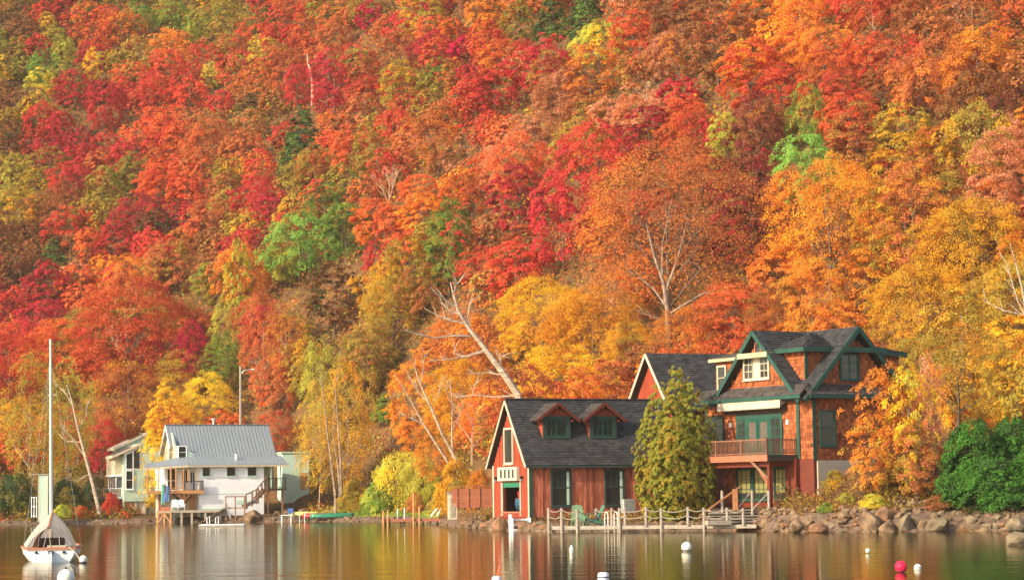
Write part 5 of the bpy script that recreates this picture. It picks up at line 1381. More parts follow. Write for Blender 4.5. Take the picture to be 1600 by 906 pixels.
# say which tree is which: colour and build, then where it stands from something that is easy to find
MARKS = [('the bright green round tree', 1255, 252), ('the lime yellow tree by the maroon one', 1132, 205), ('the pale lime tree near the top', 935, 62), ('the dark conifer at the top', 862, 12),
         ('the vivid magenta maple', 580, 22), ('the thin white snag', 485, 110), ('the dark green round oak', 540, 350), ('the tall pointed lime tree', 372, 430), ('the tall green yellow tree', 702, 370),
         ('the slim golden tree', 144, 96), ('the olive green left tree', 210, 262), ('the street lamp', 375, 600), ('the dead white birch', 720, 480), ('the barn ridge', 1080, 552),
         ('the boathouse ridge', 900, 628), ('the shingled house ridge', 1270, 518), ('the huge thin oak', 1055, 300), ('the layered amber maple', 1305, 340), ('the dense green shrubs', 1540, 700), ('the grey metal roof', 340, 690)]
SHAPE = {'far_round': 'round', 'far_oval': 'tall', 'far_spread': 'broad', 'far_airy': 'slim airy', 'far_spruce': 'pointed', 'bare': 'leafless'}
ORD = ['', 'second', 'third', 'fourth', 'fifth', 'sixth', 'seventh', 'eighth', 'ninth', 'tenth', 'eleventh', 'twelfth', 'thirteenth', 'fourteenth']
said = {}
for t in single[N_SPECIAL:]:
    best = min(MARKS, key=lambda m: (m[1] - t[9]) ** 2 + 1.5 * (m[2] - t[10]) ** 2)
    dx, dy = t[9] - best[1], t[10] - best[2]
    dr = ('right of' if dx > 0 else 'left of') if abs(dx) > abs(dy) * 1.2 else ('uphill from' if dy < 0 else 'downhill from')
    kind = t[0].split('_')[0]
    what = f"{SHAPE[t[1]]} {'' if t[1] == 'bare' else t[6].replace('_', ' ') + ' '}{'tree' if t[1] == 'bare' else kind}"
    said.setdefault((what, dr, best[0]), []).append((math.hypot(dx, dy), id(t), t))
for (what, dr, mk), ts in said.items():
    ts.sort()
    for k, (_, _, t) in enumerate(ts):
        t[8] = f"{what} {dr} {mk}" + ('' if len(ts) == 1 else ', closest' if k == 0 else f", {ORD[k]} outward")
for nm, key, x, y, W, H, c1, c2, lab, px, py in single:
    if key == 'bare':
        t = thing(nm, lab, 'tree', (x, y, float(ground(x, y)) - 0.1), RT.uniform(0, 6.28), 'trees on the hillside')
        t.scale = (W / 8, W / 8, H / 10.5)
        link('trunk', RT.choice(BARE), t)
    else:
        plant(nm, key, x, y, W, H, c1, c2, lab, 'tree', group='trees on the hillside')

# the rest of the wood, farther up: one mass
rm = np.random.RandomState(31)
VS, T1, T2, CL = [], [], [], []
for nm, key, x, y, W, H, c1, c2, lab, px, py in mass:
    if key == 'bare':
        key = 'far_airy'; keep_n = 500
    else: keep_n = 2150 if -40 < px < 1640 else 700
    pr = PROTO[key]; pos, nor, cv, leaf, _, upr = pr[rm.randint(len(pr))][4]; w0, h0 = pr[0][2], pr[0][3]
    s = rm.permutation(len(pos))[:keep_n]
    a = rm.uniform(0, 6.28); ca, sa = math.cos(a), math.sin(a)
    R = np.array([[ca, -sa, 0], [sa, ca, 0], [0, 0, 1.0]])
    p = (pos[s] * np.array([W / w0, W / w0, H / h0])) @ R.T + np.array([x, y, float(ground(x, y))])
    v, _f = leaf_quads(p, nor[s] @ R.T, np.full(len(s), leaf * (1.4 if -40 < px < 1640 else 2.2)), rm)
    j = rm.uniform(0.78, 1.15)
    VS.append(v); T1.append(np.tile(np.array(C[c1]) * j, (len(v), 1))); T2.append(np.tile(np.array(C[c2]) * j, (len(v), 1))); CL.append(np.repeat(cv[s], 4))
if VS:
    VS = np.concatenate(VS)
    fm = np_mesh('far_forest', VS, np.arange(len(VS)).reshape(-1, 4), M['leaf_mass'], {'tint': np.concatenate(T1), 'tint_second': np.concatenate(T2), 'clump': np.concatenate(CL)})
    tag(link('far_forest', fm), 'autumn wood of red and orange crowns covering the upper slope', 'forest', kind='stuff')
    tk = MB()
    for nm, key, x, y, W, H, *_ in mass:
        g = float(ground(x, y)); tk.tube([(x, y, g - 0.5), (x + rm.uniform(-.4, .4), y, g + H * 0.8)], [0.11, 0.04], 4, False)
    tk.build('forest_trunks', M['bark'], bpy.data.objects['far_forest'], kind='stuff')

# low young growth between the trunks of the slope
ru = np.random.RandomState(71)
n = 150000
uy = ru.uniform(178, 440, n); ux = ru.uniform(-0.245, 0.245, n) * uy
fd = uy - smooth_foot(ux); sd_ = uy - shore(ux)
k = (fd < 175) & (sd_ > 36) & ~((ux > -5) & (ux < 37) & (uy < 199)) & ~((ux > -46) & (ux < -15) & (uy < 277))
ux, uy = ux[k], uy[k]; n = len(ux)
tu = ru.uniform(0, 1, n)
hu_ = 3.2 * (0.5 + 0.5 * np.sin(ux * 0.9 + 1.3 * np.sin(uy * 0.5)) * np.cos(uy * 0.7)) * tu + 0.15
pos = np.stack([ux, uy, ground(ux, uy) + hu_], axis=1)
v, _ = leaf_quads(pos, ru.normal(0, 0.5, (n, 3)) + np.array([0, -0.3, 0.8]), np.full(n, 0.42), ru)
pal = np.array([C[c] for c in ('bronze', 'rust', 'olive', 'vermilion', 'olive', 'bronze', 'amber')])
ci = np.clip((np.sin(ux * 0.33 + 1) + np.sin(uy * 0.21 + ux * 0.1) + ru.normal(0, 0.8, n)) * 1.3 + 3.5, 0, 6).astype(int)
cc = pal[ci]
um = np_mesh('understory', v, np.arange(n * 4).reshape(-1, 4), M['leaf_mass'], {'tint': np.repeat(cc, 4, 0), 'tint_second': np.repeat(cc * 0.7, 4, 0), 'clump': np.repeat(ru.uniform(0, 1, n), 4)})
tag(link('understory', um), 'low bronze and olive growth between the trunks of the slope', 'undergrowth', kind='stuff')

# ------------------------------------------------------------------ rocks along the shore
def rock_mesh(seed, m, flat=0.7, near=0.20):
    import bmesh
    r = random.Random(seed); b = bmesh.new()
    bmesh.ops.create_icosphere(b, subdivisions=2, radius=0.5)
    cut = [(V(r.uniform(-1, 1), r.uniform(-1, 1), r.uniform(-0.4, 1)).normalized(), r.uniform(near, 0.40)) for _ in range(13)]
    for v in b.verts:
        for n, d in cut:
            k = v.co.dot(n) - d
            if k > 0: v.co -= n * k
        v.co += v.normal * r.uniform(-0.025, 0.025)
        v.co.z *= flat
    me = bpy.data.meshes.new('rock'); b.to_mesh(me); b.free(); me.materials.append(m)
    return me
ROCKS = [rock_mesh(600 + k, M[n], fl) for k, (n, fl) in enumerate((('rock', 0.7), ('rock', 0.8), ('rock_grey', 0.65), ('rock_red', 0.75), ('rock_red', 0.6), ('rock', 0.55)))]
rr_ = random.Random(12)
bank_v, xs_ = [], np.arange(-60, 46, 0.6)
offs = (-0.9, -0.2, 0.6, 1.6, 2.8)
for j, d in enumerate(offs):
    for x in xs_:
        y = float(shore(x)) + d + 0.25 * math.sin(x * 2.3 + j) ; z = float(ground(x, y)) + (0.10 if 0 < j < 4 else -0.06) + 0.10 * math.sin(x * 3.1 + j * 2) * (j in (1, 2, 3))
        bank_v.append((x, y, z))
nb = len(xs_)
bank = tag(MB().add(bank_v, [(j * nb + i, j * nb + i + 1, (j + 1) * nb + i + 1, (j + 1) * nb + i) for j in range(4) for i in range(nb - 1)]).build('shore_bank', M['rubble'], smooth=True), kind='structure')
def rock_at(x, y, s, lift=0.0, flat=1.0, which=None):
    o = link('rock', ROCKS[which if which is not None else rr_.randrange(6)], bank)
    o.location = (x, y, max(float(ground(x, y)), -0.15) + lift)
    o.rotation_euler = (rr_.uniform(-0.3, 0.3), rr_.uniform(-0.3, 0.3), rr_.uniform(0, 6.28))
    o.scale = (s * rr_.uniform(0.9, 1.5), s * rr_.uniform(0.8, 1.2), s * rr_.uniform(0.75, 1.2) * flat)
def rock_row(x0, x1, n, d0, d1, s0, s1):
    for k in range(n):
        x = x0 + (x1 - x0) * (k + rr_.random()) / n; d = rr_.uniform(d0, d1)
        rock_at(x, float(shore(x)) + d, rr_.uniform(s0, s1), 0.05)
rock_row(-58, -40, 26, -0.3, 1.0, 0.5, 1.2)
rock_row(-32, -11, 36, -0.3, 1.2, 0.4, 0.9)
rock_row(-28, -17, 34, 3.0, 14.0, 0.6, 1.5)
rock_row(-9, -3.2, 12, -0.2, 1.5, 0.4, 0.9)
rock_row(-3.6, 2.2, 22, -0.2, 2.6, 0.5, 1.1)
rock_row(-3.6, 1.2, 10, 2.5, 5.5, 0.7, 1.2)
rock_row(2, 15.5, 32, 0.0, 1.8, 0.4, 0.9)
rock_row(14.5, 31, 46, -0.2, 0.9, 0.6, 1.2)
rock_row(15, 30, 38, 0.8, 1.8, 0.5, 1.1)
rock_row(15.5, 27, 30, 1.7, 3.6, 0.4, 0.9)
rock_row(20, 31, 14, 1.5, 4.0, 0.5, 1.0)

def rubble(label_part, x0, x1, n, d0, d1, s0, s1):
    """the small stones between the rocks, too small to pick apart: one part of the bank"""
    vs, fs = [], []; base = 0
    for k in range(n):
        me = ROCKS[rr_.randrange(6)]; x = rr_.uniform(x0, x1); y = float(shore(x)) + rr_.uniform(d0, d1); s = rr_.uniform(s0, s1)
        R = Matrix.Rotation(rr_.uniform(0, 6.28), 3, 'Z') @ Matrix.Diagonal((s * 1.2, s, s))
        c = V(x, y, max(float(ground(x, y)), -0.1) + 0.08)
        vs += [tuple(R @ v.co + c) for v in me.vertices]; fs += [tuple(i + base for i in p.vertices) for p in me.polygons]; base += len(me.vertices)
    MB().add(vs, fs).build('rubble', M[label_part], bank, kind='stuff')
rubble('rock', -58, -11, 260, -0.2, 1.6, 0.2, 0.5)
rubble('rock_red', -26, -17, 110, 2, 10, 0.2, 0.6)
rubble('rock', -4, 15, 260, -0.2, 3.0, 0.15, 0.4)
rubble('rock', 14.5, 34, 360, -0.2, 4.5, 0.15, 0.45)
rubble('rock_red', 14.5, 30, 160, 0.5, 5.5, 0.15, 0.4)

def boulder(px, py, wpx, hpx, Y, m, label, seed):
    c = at(px, py, Y); w = wpx * Y / FPX; h = hpx * Y / FPX
    o = link('boulder', rock_mesh(seed, M[m], 1.0, 0.30))
    o.location = (c.x, c.y, c.z - h * 0.12); o.scale = (w * 1.12, w * 0.85, h * 1.4); o.rotation_euler = (0, 0, seed * 0.7)
    return tag(o, label, 'boulder', 'boulders on the shore')
boulder(1592, 842, 56, 26, 101, 'rock_grey', 'grey banded boulder cut by the picture edge standing in the lake', 701)
boulder(1586, 818, 50, 20, 128, 'rock_grey', 'dark flat boulder at the waterline under the green shrub edge', 702)
boulder(1360, 813, 48, 32, 140.0, 'rock', 'largest brown boulder on the bank below the yellow green bush', 703)
boulder(1379, 804, 32, 28, 140.8, 'rock_red', 'upright tan boulder leaning on the largest brown one', 704)
boulder(1386, 823, 34, 17, 139.4, 'rock', 'low brown boulder at the water in front of the upright tan one', 705)
boulder(1415, 815, 38, 30, 139.6, 'rock_grey', 'mossy grey boulder with a slanting top at the waterline', 706)
boulder(1465, 818, 46, 22, 138.8, 'rock_grey', 'broad low grey boulder under the bronze bush', 707)
boulder(1277, 823, 38, 15, 139.6, 'rock_red', 'dark reddish slab of rock lying at the waterline', 708)
boulder(1441, 819, 18, 18, 139.4, 'rock', 'small boulder wedged between the mossy and the broad grey ones', 709)
boulder(1320, 804, 32, 14, 141.5, 'rock', 'flat tan slab on top of the rubble', 710)
boulder(1245, 818, 30, 20, 140.6, 'rock', 'tan boulder by the corner of the rubble near the stairs', 711)
boulder(395, 805, 40, 18, 249, 'rock', 'pale rounded outcrop on the shore right of the white house', 712)
boulder(782, 815, 30, 24, 163.5, 'rock_red', 'orange brown boulder under the boathouse corner', 713)

# ------------------------------------------------------------------ grass and low growth
rg_ = np.random.RandomState(55)
def scatter(name, n, xr, dr, hgt, size, cols, label, cat, upright):
    x = rg_.uniform(*xr, n); d = rg_.uniform(*dr, n)
    patch = np.sin(x * 1.3 + d) + np.sin(x * 0.7 - d * 1.9 + 1) + rg_.normal(0, 0.5, n)
    y = shore(x) + d
    k = patch > -0.6; x, y, patch = x[k], y[k], patch[k]; n = len(x)
    z = ground(x, y) + rg_.uniform(0, 1, n) ** 1.5 * hgt * np.clip(0.6 + 0.4 * patch, 0.2, 1.5)
    pos = np.stack([x, y, z], axis=1)
    nor = rg_.normal(0, 0.6, (n, 3)) + np.array([0, -0.3, 0.7 if not upright else 0.1])
    v, _ = leaf_quads(pos, nor, np.full(n, size), rg_, upright)
    ci = np.clip(((np.sin(x * 0.9 + 2) + np.sin(d[k] * 0.8 + x * 0.31) + rg_.normal(0, 0.7, n)) * 0.25 + 0.5) * len(cols), 0, len(cols) - 1).astype(int)
    cc = np.array([C[c] if isinstance(c, str) else c for c in cols])[ci]
    me = np_mesh(name, v, np.arange(len(v)).reshape(-1, 4), M['leaf_mass'], {'tint': np.repeat(cc, 4, 0), 'tint_second': np.repeat(cc * 0.7, 4, 0), 'clump': np.repeat(rg_.uniform(0, 1, n), 4)})
    return tag(link(name, me), label, cat, kind='stuff')
BR = (0.20, 0.12, 0.05); GR = (0.24, 0.34, 0.05)
scatter('grass', 16000, (-23, -7), (1.2, 15), 0.25, 0.17, [GR, GR, 'lime', 'olive'], 'short bright grass on the shore lawn', 'grass', 1.5)
scatter('bank_growth', 16000, (-60, -43), (0.9, 22), 0.9, 0.24, ['dark_green', 'olive', 'bronze', 'olive', BR, 'vermilion'], 'low dark growth on the shore behind the sailboat', 'undergrowth', 0.4)
scatter('bank_growth', 20000, (-24, -4), (10, 42), 0.8, 0.24, [BR, 'olive', 'bronze', 'lime', 'rust'], 'low growth on the slope under the road', 'undergrowth', 0.4)
scatter('bank_growth', 36000, (17.5, 42), (2.6, 14), 0.9, 0.13, ['olive', BR, 'bronze', BR, 'olive', 'rust'], 'dry grass and low growth on the bank beside the shingled house', 'undergrowth', 0.9)
scatter('bank_growth', 12000, (-4, 15), (4, 26), 0.4, 0.15, [BR, 'bronze', 'olive', 'rust'], 'low growth on the ground round the boathouse', 'undergrowth', 0.6)
scatter('bank_growth', 12000, (36, 62), (14, 60), 0.9, 0.2, ['olive', BR, 'bronze', 'dark_green'], 'shaded growth under the amber trees', 'undergrowth', 0.6)

# ------------------------------------------------------------------ rope railed dock before the boathouse and the shingled house
def yline(px): return 776 - 0.0126 * (px - 800)
def wl(px, py): return FPX * HCAM / (py - yline(px))             # distance of the water seen at (px, py)
YD = 151.0
dk_a, dk_b = at(856, 822, YD), at(1182, 820.5, YD - 4)
dx = (dk_b - dk_a); dl = math.hypot(dx.x, dx.y); da = math.atan2(dx.y, dx.x)
rd = thing('rope_dock', 'long pale wooden dock with rope railings along the rocks', 'dock', (dk_a.x, dk_a.y, 0), da)
zt = dk_a.z
for k in range(int(dl / 0.16)):
    MB().box(k * 0.16, k * 0.16 + 0.145, 0, 2.3, zt - 0.05, zt).build('deck_board', M['wood_pale'], rd) if k < 100 else None
MB().box(0, dl, -0.06, -0.005, zt - 0.22, zt + 0.01).build('fascia_board', M['wood_pale'], rd)
MB().box(0, 0.05, 0, 2.3, zt - 0.28, zt - 0.055).build('fascia_board', M['wood_pale'], rd)
MB().box(0.1, dl - 0.1, 2.2, 2.3, zt - 0.28, zt - 0.055).build('beam', M['wood'], rd)
def dock_local(px, back): 
    p = at(px, 800, YD + (2.2 if back else 0)); return ((p.x - dk_a.x) / math.cos(da) if not back else (p.x - dk_a.x) + 0.0)
ft = [(858, 793), (879, 793), (904, 795), (972, 793), (1014, 791), (1038, 793), (1080, 791), (1105, 792), (1141, 792), (1166, 793)]
tops = []
for px, ty in ft:
    x = (at(px, 800, YD).x - dk_a.x); y = -0.12
    h = at(px, ty, YD).z
    deep = px in (858, 879, 904, 972, 1038, 1105)
    MB().tube([(x, y, -0.5 if deep else zt - 0.02), (x, y, h)], 0.095, 8).build('post', M['wood_pale'], rd)
    tops.append((x, y, h))
bk = [(919, 794), (944, 793), (965, 793)]
tb_ = []
for px, ty in bk:
    x = at(px, 800, YD + 2.2).x - dk_a.x; h = at(px, ty, YD + 2.2).z
    MB().tube([(x, 2.15, zt - 0.02), (x, 2.15, h)], 0.095, 8).build('post', M['wood_pale'], rd); tb_.append((x, 2.15, h))
def rope(par, a, b, sag, r=0.028, name='rope'):
    a = Vector(a); b = Vector(b)
    MB().tube([a.lerp(b, t / 8) - UZ * sag * (1 - (2 * t / 8 - 1) ** 2) for t in range(9)], r, 5).build(name, M['rope'], par)
for seq in (tops[:3], tops[3:], tb_):
    for a, b in zip(seq[:-1], seq[1:]):
        for dz in (0.12, 0.55):
            rope(rd, (a[0], a[1] - 0.09, a[2] - dz), (b[0], b[1] - 0.09, b[2] - dz), 0.12 + 0.035 * (b[0] - a[0]))
rope(rd, (tops[2][0], tops[2][1], tops[2][2] - 0.1), (tb_[0][0], tb_[0][1], tb_[0][2] - 0.1), 0.25)
rope(rd, (tops[2][0], tops[2][1], tops[2][2] - 0.55), (tb_[0][0], tb_[0][1], tb_[0][2] - 0.55), 0.25)
for px in (949, 964):
    x = at(px, 800, YD + 0.5).x - dk_a.x
    for dx_ in (-0.1, 0.1):
        pass
    MB().tube([(x - 0.11, 0.1, zt - 0.4), (x - 0.11, 0.1, zt + 0.75), (x - 0.05, 0.1, zt + 0.9), (x + 0.05, 0.1, zt + 0.9), (x + 0.11, 0.1, zt + 0.75), (x + 0.11, 0.1, zt - 0.4)], 0.025, 6).build('ladder_rail', M['white'], rd)

# green chairs on it
def adirondack(name, label, m, loc, rot, group, s=1.0):
    t = thing(name, label, 'chair', loc, rot, group); t.scale = (s, s, s)
    for k in range(5): MB().prism([(-0.27 + k * 0.11, 0.22, 0.22), (-0.17 + k * 0.11, 0.22, 0.22), (-0.17 + k * 0.125 - 0.02 * k, 0.58, 1.05 - 0.03 * abs(k - 2)), (-0.27 + k * 0.11, 0.58, 1.05 - 0.03 * abs(k - 2))], (0, 0.03, 0)).build('back_slat', m, t)
    for k in range(4): MB().box(-0.28, 0.28, -0.32 + k * 0.14, -0.20 + k * 0.14, 0.36 - k * 0.035, 0.385 - k * 0.035).build('seat_slat', m, t)
    for sx in (-1, 1):
        MB().box(sx * 0.36 - 0.07, sx * 0.36 + 0.07, -0.42, 0.36, 0.56, 0.585).build('armrest', m, t)
        MB().box(sx * 0.31 - 0.02, sx * 0.31 + 0.02, -0.38, -0.28, 0, 0.555).build('leg', m, t)
        MB().prism([(sx * 0.31 - 0.02, -0.36, 0.28), (sx * 0.31 - 0.02, -0.36, 0.38), (sx * 0.31 - 0.02, 0.62, 0.10), (sx * 0.31 - 0.02, 0.62, 0.0)], (0.04, 0, 0)).build('leg', m, t)
        MB().box(sx * 0.31 - 0.02, sx * 0.31 + 0.02, 0.28, 0.34, 0.2, 0.555).build('arm_support', m, t)
    return t
pc = at(906, 813, YD + 1.2); adirondack('garden_chair', 'light green slatted chair on the rope dock facing the boathouse', M['green_pale'], (pc.x, pc.y, zt + 0.002), math.radians(165), 'green chairs on the dock', 1.35)
pc = at(926, 813, YD + 1.3); adirondack('garden_chair', 'dark green slatted chair on the rope dock turned sideways', M['green_paint'], (pc.x, pc.y, zt + 0.002), math.radians(-75), 'green chairs on the dock', 1.3)

# wide stairs up to the porch, with rope rail posts
ps0 = at(1150, 820, 147.5)
st = thing('dock_stairs', 'wide weathered stairs from the rope dock up to the shingled house porch', 'stairs', (ps0.x, ps0.y, 0), math.radians(14))
for k in range(6):
    z = zt + 0.02 + k * 0.19
    MB().box(-1.9 + k * 0.18, 1.35 + k * 0.22, k * 0.42, k * 0.42 + 0.44, z - 0.07, z).build('tread', M['wood_pale'], st)
    MB().box(-1.85 + k * 0.18, 1.3 + k * 0.22, k * 0.42 + 0.40, k * 0.42 + 0.43, z, z + 0.115).build('riser', M['wood_dark'], st)
strip(st, 'stringer', M['wood'], (1.4, -0.1, zt - 0.25), (2.55, 2.4, zt + 0.95), 0.08, 0.26)
MB().box(-2.0, -0.4, -0.3, 0.35, zt + 0.02, zt + 0.30).build('side_step', M['wood_pale'], st)
for px, ty, by_ in ((1128, 766, 797), (1175, 765, 795), (1201, 766, 795)):
    p = at(px, ty, 149.5)
    MB().tube([(p.x, 149.5, zt + 0.2), (p.x, 149.5, p.z)], 0.09, 8).build('post', M['wood_pale'], st).matrix_world = Matrix.Identity(4)
bpy.context.view_layer.update()
for o in [c for c in st.children if c.name.startswith('post')]:
    o.matrix_parent_inverse = st.matrix_world.inverted(); o.matrix_basis = Matrix.Identity(4)
hr = thing('stair_handrail', 'orange brown sloping handrail on square posts beside the dock stairs', 'handrail', at(1100, 806, 149))
w0 = at(1100, 806, 149)
for a, b, w_ in (((1092, 806), (1156, 760), 0.10), ((1150, 797), (1171, 771), 0.07), ((1176, 796), (1199, 771), 0.07)):
    MB().bar(at(*a, 149) - w0, at(*b, 149.6) - w0, w_).build('rail', M['wood_tan'] if w_ > 0.08 else M['rope'], hr)
for px, t_, b_ in ((1147, 764, 797), (1151, 765, 797), (1101, 800, 832)):
    MB().box(-0.08, 0.08, -0.08, 0.08, 0, (b_ - t_) * 149 / FPX).build('post', M['wood_tan'], hr).location = at(px, b_, 149) - w0

# white steps and post under the boathouse door
p0 = at(812, 828, 162.2)
ws = thing('water_steps', 'small white steps at the water below the boathouse door', 'steps', (p0.x, p0.y, 0), TB)
for k in range(3): MB().box(-0.55, 0.75, -0.2 + k * 0.2, 0.05 + k * 0.2, 0.02 + k * 0.36, 0.14 + k * 0.36).build('step', M['white'], ws)
MB().box(-0.6, -0.55, -0.2, 0.5, 0, 0.9).build('side_board', M['white'], ws)
MB().box(0.75, 0.80, -0.2, 0.5, 0, 0.9).build('side_board', M['white'], ws)
p0 = at(798, 826, 162)
tag(MB().tube([(p0.x, p0.y, -0.4), (p0.x, p0.y, at(798, 803, 162).z)], 0.13, 8).build('mooring_post', M['white']), 'white mooring post left of the boathouse steps', 'post')
# utility box by the cedar
p0 = at(984, 801, 158)
ub = thing('utility_box', 'pale grey cabinet against the boathouse wall by the cedar', 'cabinet', p0, TB)
MB().box(-0.45, 0.45, 0, 0.5, 0, 0.95).build('cabinet_body', M['metal_pale'], ub, bevel=0.02)
for x in (-0.22, 0.22): MB().box(x - 0.2, x + 0.2, -0.02, -0.002, 0.08, 0.88).build('cabinet_door', M['metal_pale'], ub)

# boats kept inside the boathouse
def canoe(name, label, m, loc, rot, L, B, D, over=False, tilt=0.0, group=None, cat='canoe'):
    t = thing(name, label, cat, loc, rot, group)
    n = 13; sec = 9; vs = []
    for i in range(n):
        s = -1 + 2 * i / (n - 1); b = B / 2 * max(1 - abs(s) ** 2.2, 0.02); rise = D * 0.35 * s ** 4
        for k in range(sec):
            a = math.pi * k / (sec - 1); vs.append((L / 2 * s, -b * math.cos(a), D - D * math.sin(a) ** 0.8 + rise * (1 - math.sin(a))))
    fs = [(i * sec + k, i * sec + k + 1, (i + 1) * sec + k + 1, (i + 1) * sec + k) for i in range(n - 1) for k in range(sec - 1)]
    if over: vs = [(x, y, D - z) for x, y, z in vs]
    h = MB().add(vs, fs).build('hull', m, t, smooth=True)
    sd = h.modifiers.new('thick', 'SOLIDIFY'); sd.thickness = 0.03
    for e in (0, sec - 1):
        MB().tube([vs[i * sec + e] for i in range(n)], 0.025, 5).build('gunwale', M['wood'], t)
    t.rotation_euler = (tilt, 0, rot)
    return t
bm4 = Matrix.Translation(pB) @ Matrix.Rotation(TB, 4, 'Z')
canoe('rowing_boat', 'dark blue boat lying inside the boathouse doorway', M['blue_hull'], bm4 @ V(1.0, 3.3, 0.45), TB + 1.5, 4.6, 1.5, 0.75, False, 0.25, cat='boat')
canoe('canoe', 'red canoe stored on edge above the blue boat in the boathouse', M['red_hull'], bm4 @ V(0.85, 2.6, 1.45), TB + 1.45, 3.4, 0.9, 0.5, True, -0.6)

# ------------------------------------------------------------------ red stained deck and white panel left of the boathouse
p0 = at(714, 787, 172)
rdk = thing('raised_deck', 'red stained raised deck on braced posts left of the boathouse', 'deck', p0, math.radians(8))
DW = 54 * 172 / FPX
MB().box(0, DW, 0, 2.6, -0.12, 0).build('deck_floor', M['wood_red'], rdk)
MB().box(-0.04, DW, -0.05, -0.001, -0.3, 0.02).build('fascia_board', M['wood_red'], rdk)
sl_ = MB().box(-0.055, 0.055, -0.012, 0.012, 0.06, 1.16).mesh('slat', M['wood_red'])
for k in range(21):
    link('slat', sl_, rdk).location = (0.06 + k * 0.123, -0.03, 0)
for x in (0.0, 0.85, 1.7, DW): MB().box(x - 0.05, x + 0.05, -0.1, -0.043, -0.25, 1.28).build('post', M['wood_red'], rdk)
MB().box(-0.05, DW, -0.12, 0.04, 1.28, 1.33).build('top_rail', M['wood_red'], rdk)
for y in np.arange(0.2, 2.6, 0.13): link('slat', sl_, rdk).location = (-0.03, float(y), 0); 
for x in (0.15, 1.1): MB().box(x - 0.07, x + 0.07, 0.05, 0.19, -1.6, -0.12).build('support_post', M['wood'], rdk)
for a, b in (((0.15, 0.12, -1.0), (0.75, 0.12, -0.15)), ((1.1, 0.12, -1.2), (0.5, 0.12, -0.15)), ((1.1, 0.12, -1.2), (1.8, 0.12, -0.15))): strip(rdk, 'brace', M['wood'], a, b, 0.1, 0.12)
p0 = at(707, 803, 178)
wc = thing('white_hut', 'small white hut half hidden behind the red stained deck', 'hut', p0, 0.1)
MB().box(-0.3, 0.35, 0, 1.0, -0.4, 1.6).build('wall', M['cream'], wc)
MB().box(-0.15, 0.2, -0.03, -0.002, -0.2, 1.3).build('hut_door', M['wood_pale'], wc)
MB().box(-0.38, 0.43, -0.08, 1.08, 1.6, 1.68).build('roof', M['metal_pale'], wc)

# ------------------------------------------------------------------ low red dock by the lawn
Yl = 206
p0 = at(596, 811, Yl)
ld = thing('low_dock', 'low red brown dock on dark legs by the lawn', 'dock', (p0.x, p0.y, 0), math.radians(3))
zl_ = p0.z; LD = 102 * Yl / FPX
for k in range(int(LD / 0.2)): MB().box(k * 0.2, k * 0.2 + 0.185, 0, 2.2, zl_ - 0.06, zl_).build('deck_board', M['wood_red'], ld)
MB().box(0, LD, -0.05, -0.003, zl_ - 0.22, zl_ + 0.01).build('fascia_board', M['wood_red'], ld)
for x in (0.35, 0.75, 1.7, 2.0, 3.2, 3.75, 5.4): MB().tube([(x, 0.06, -0.6), (x, 0.06, zl_ - 0.06)], 0.07, 6).build('leg', M['wood_dark'], ld)
strip(ld, 'brace', M['wood_dark'], (1.7, 0.05, 0.1), (2.3, 0.05, zl_ - 0.1), 0.08, 0.1)
for px, ty in ((599, 797), (606, 796), (646, 768), (655, 791)): 
    x = (px - 596) * Yl / FPX; MB().tube([(x, -0.12, -0.5), (x, -0.12, at(px, ty, Yl).z)], 0.075, 7).build('pole', M['wood_orange'], ld)
for px, ty in ((621, 794), (632, 793)):
    x = (px - 596) * Yl / FPX; MB().tube([(x, 0.4, zl_), (x, 0.4, at(px, ty, Yl).z)], 0.05, 7).build('pole', M['white'], ld)
for k in range(2):
    a = at(673 + k * 9, 806, Yl + 6); b = at(684 + k * 6, 792, Yl + 6)
    tag(MB().bar(a, b, 0.13).build('board', M['white']), ('white board propped on the bank at the end of the low dock', 'thinner white board propped beside the other at the low dock')[k], 'board')

# ------------------------------------------------------------------ canoes and bits on the middle shore
p = at(519, 806.5, 245.5); canoe('canoe', 'dark green canoe turned upside down on the shore rocks', M['green_hull'], (p.x, p.y, p.z - 0.1), 0.03, 4.7, 0.9, 0.42, True)
p = at(492, 806, 246.4); canoe('canoe', 'red canoe turned over beneath the green one', M['red_hull'], (p.x, p.y, p.z - 0.1), 0.05, 2.6, 0.8, 0.40, True)
p = at(476, 803.5, 247.2); canoe('canoe', 'yellow canoe lying behind the red one on the shore', M['yellow_hull'], (p.x, p.y, p.z - 0.1), 0.02, 3.0, 0.8, 0.38, True)
p = at(444, 816, 245)
wd = thing('white_bench', 'small white bench like stand at the water before the lawn', 'bench', p)
MB().box(-0.35, 0.75, 0, 0.5, 0.75, 0.82).build('seat', M['white'], wd)
for x in (-0.3, 0.7): MB().box(x - 0.04, x + 0.04, 0.02, 0.1, -0.4, 0.75).build('leg', M['white'], wd); MB().box(x - 0.04, x + 0.04, 0.4, 0.48, -0.4, 0.75).build('leg', M['white'], wd)
p = at(455, 808, 246.5)
fc = thing('folding_chair', 'small blue chair on the rocks beside the yellow canoe', 'chair', p, 0.3)
MB().box(-0.3, 0.3, -0.25, 0.25, 0.4, 0.45).build('seat', M['blue_cloth'], fc); MB().prism([(-0.3, 0.25, 0.45), (0.3, 0.25, 0.45), (0.3, 0.4, 1.0), (-0.3, 0.4, 1.0)], (0, 0.03, 0)).build('backrest', M['blue_cloth'], fc)
for x in (-0.27, 0.27):
    for y in (-0.22, 0.22): MB().box(x - 0.02, x + 0.02, y - 0.02, y + 0.02, -0.2, 0.4).build('leg', M['metal_pale'], fc)
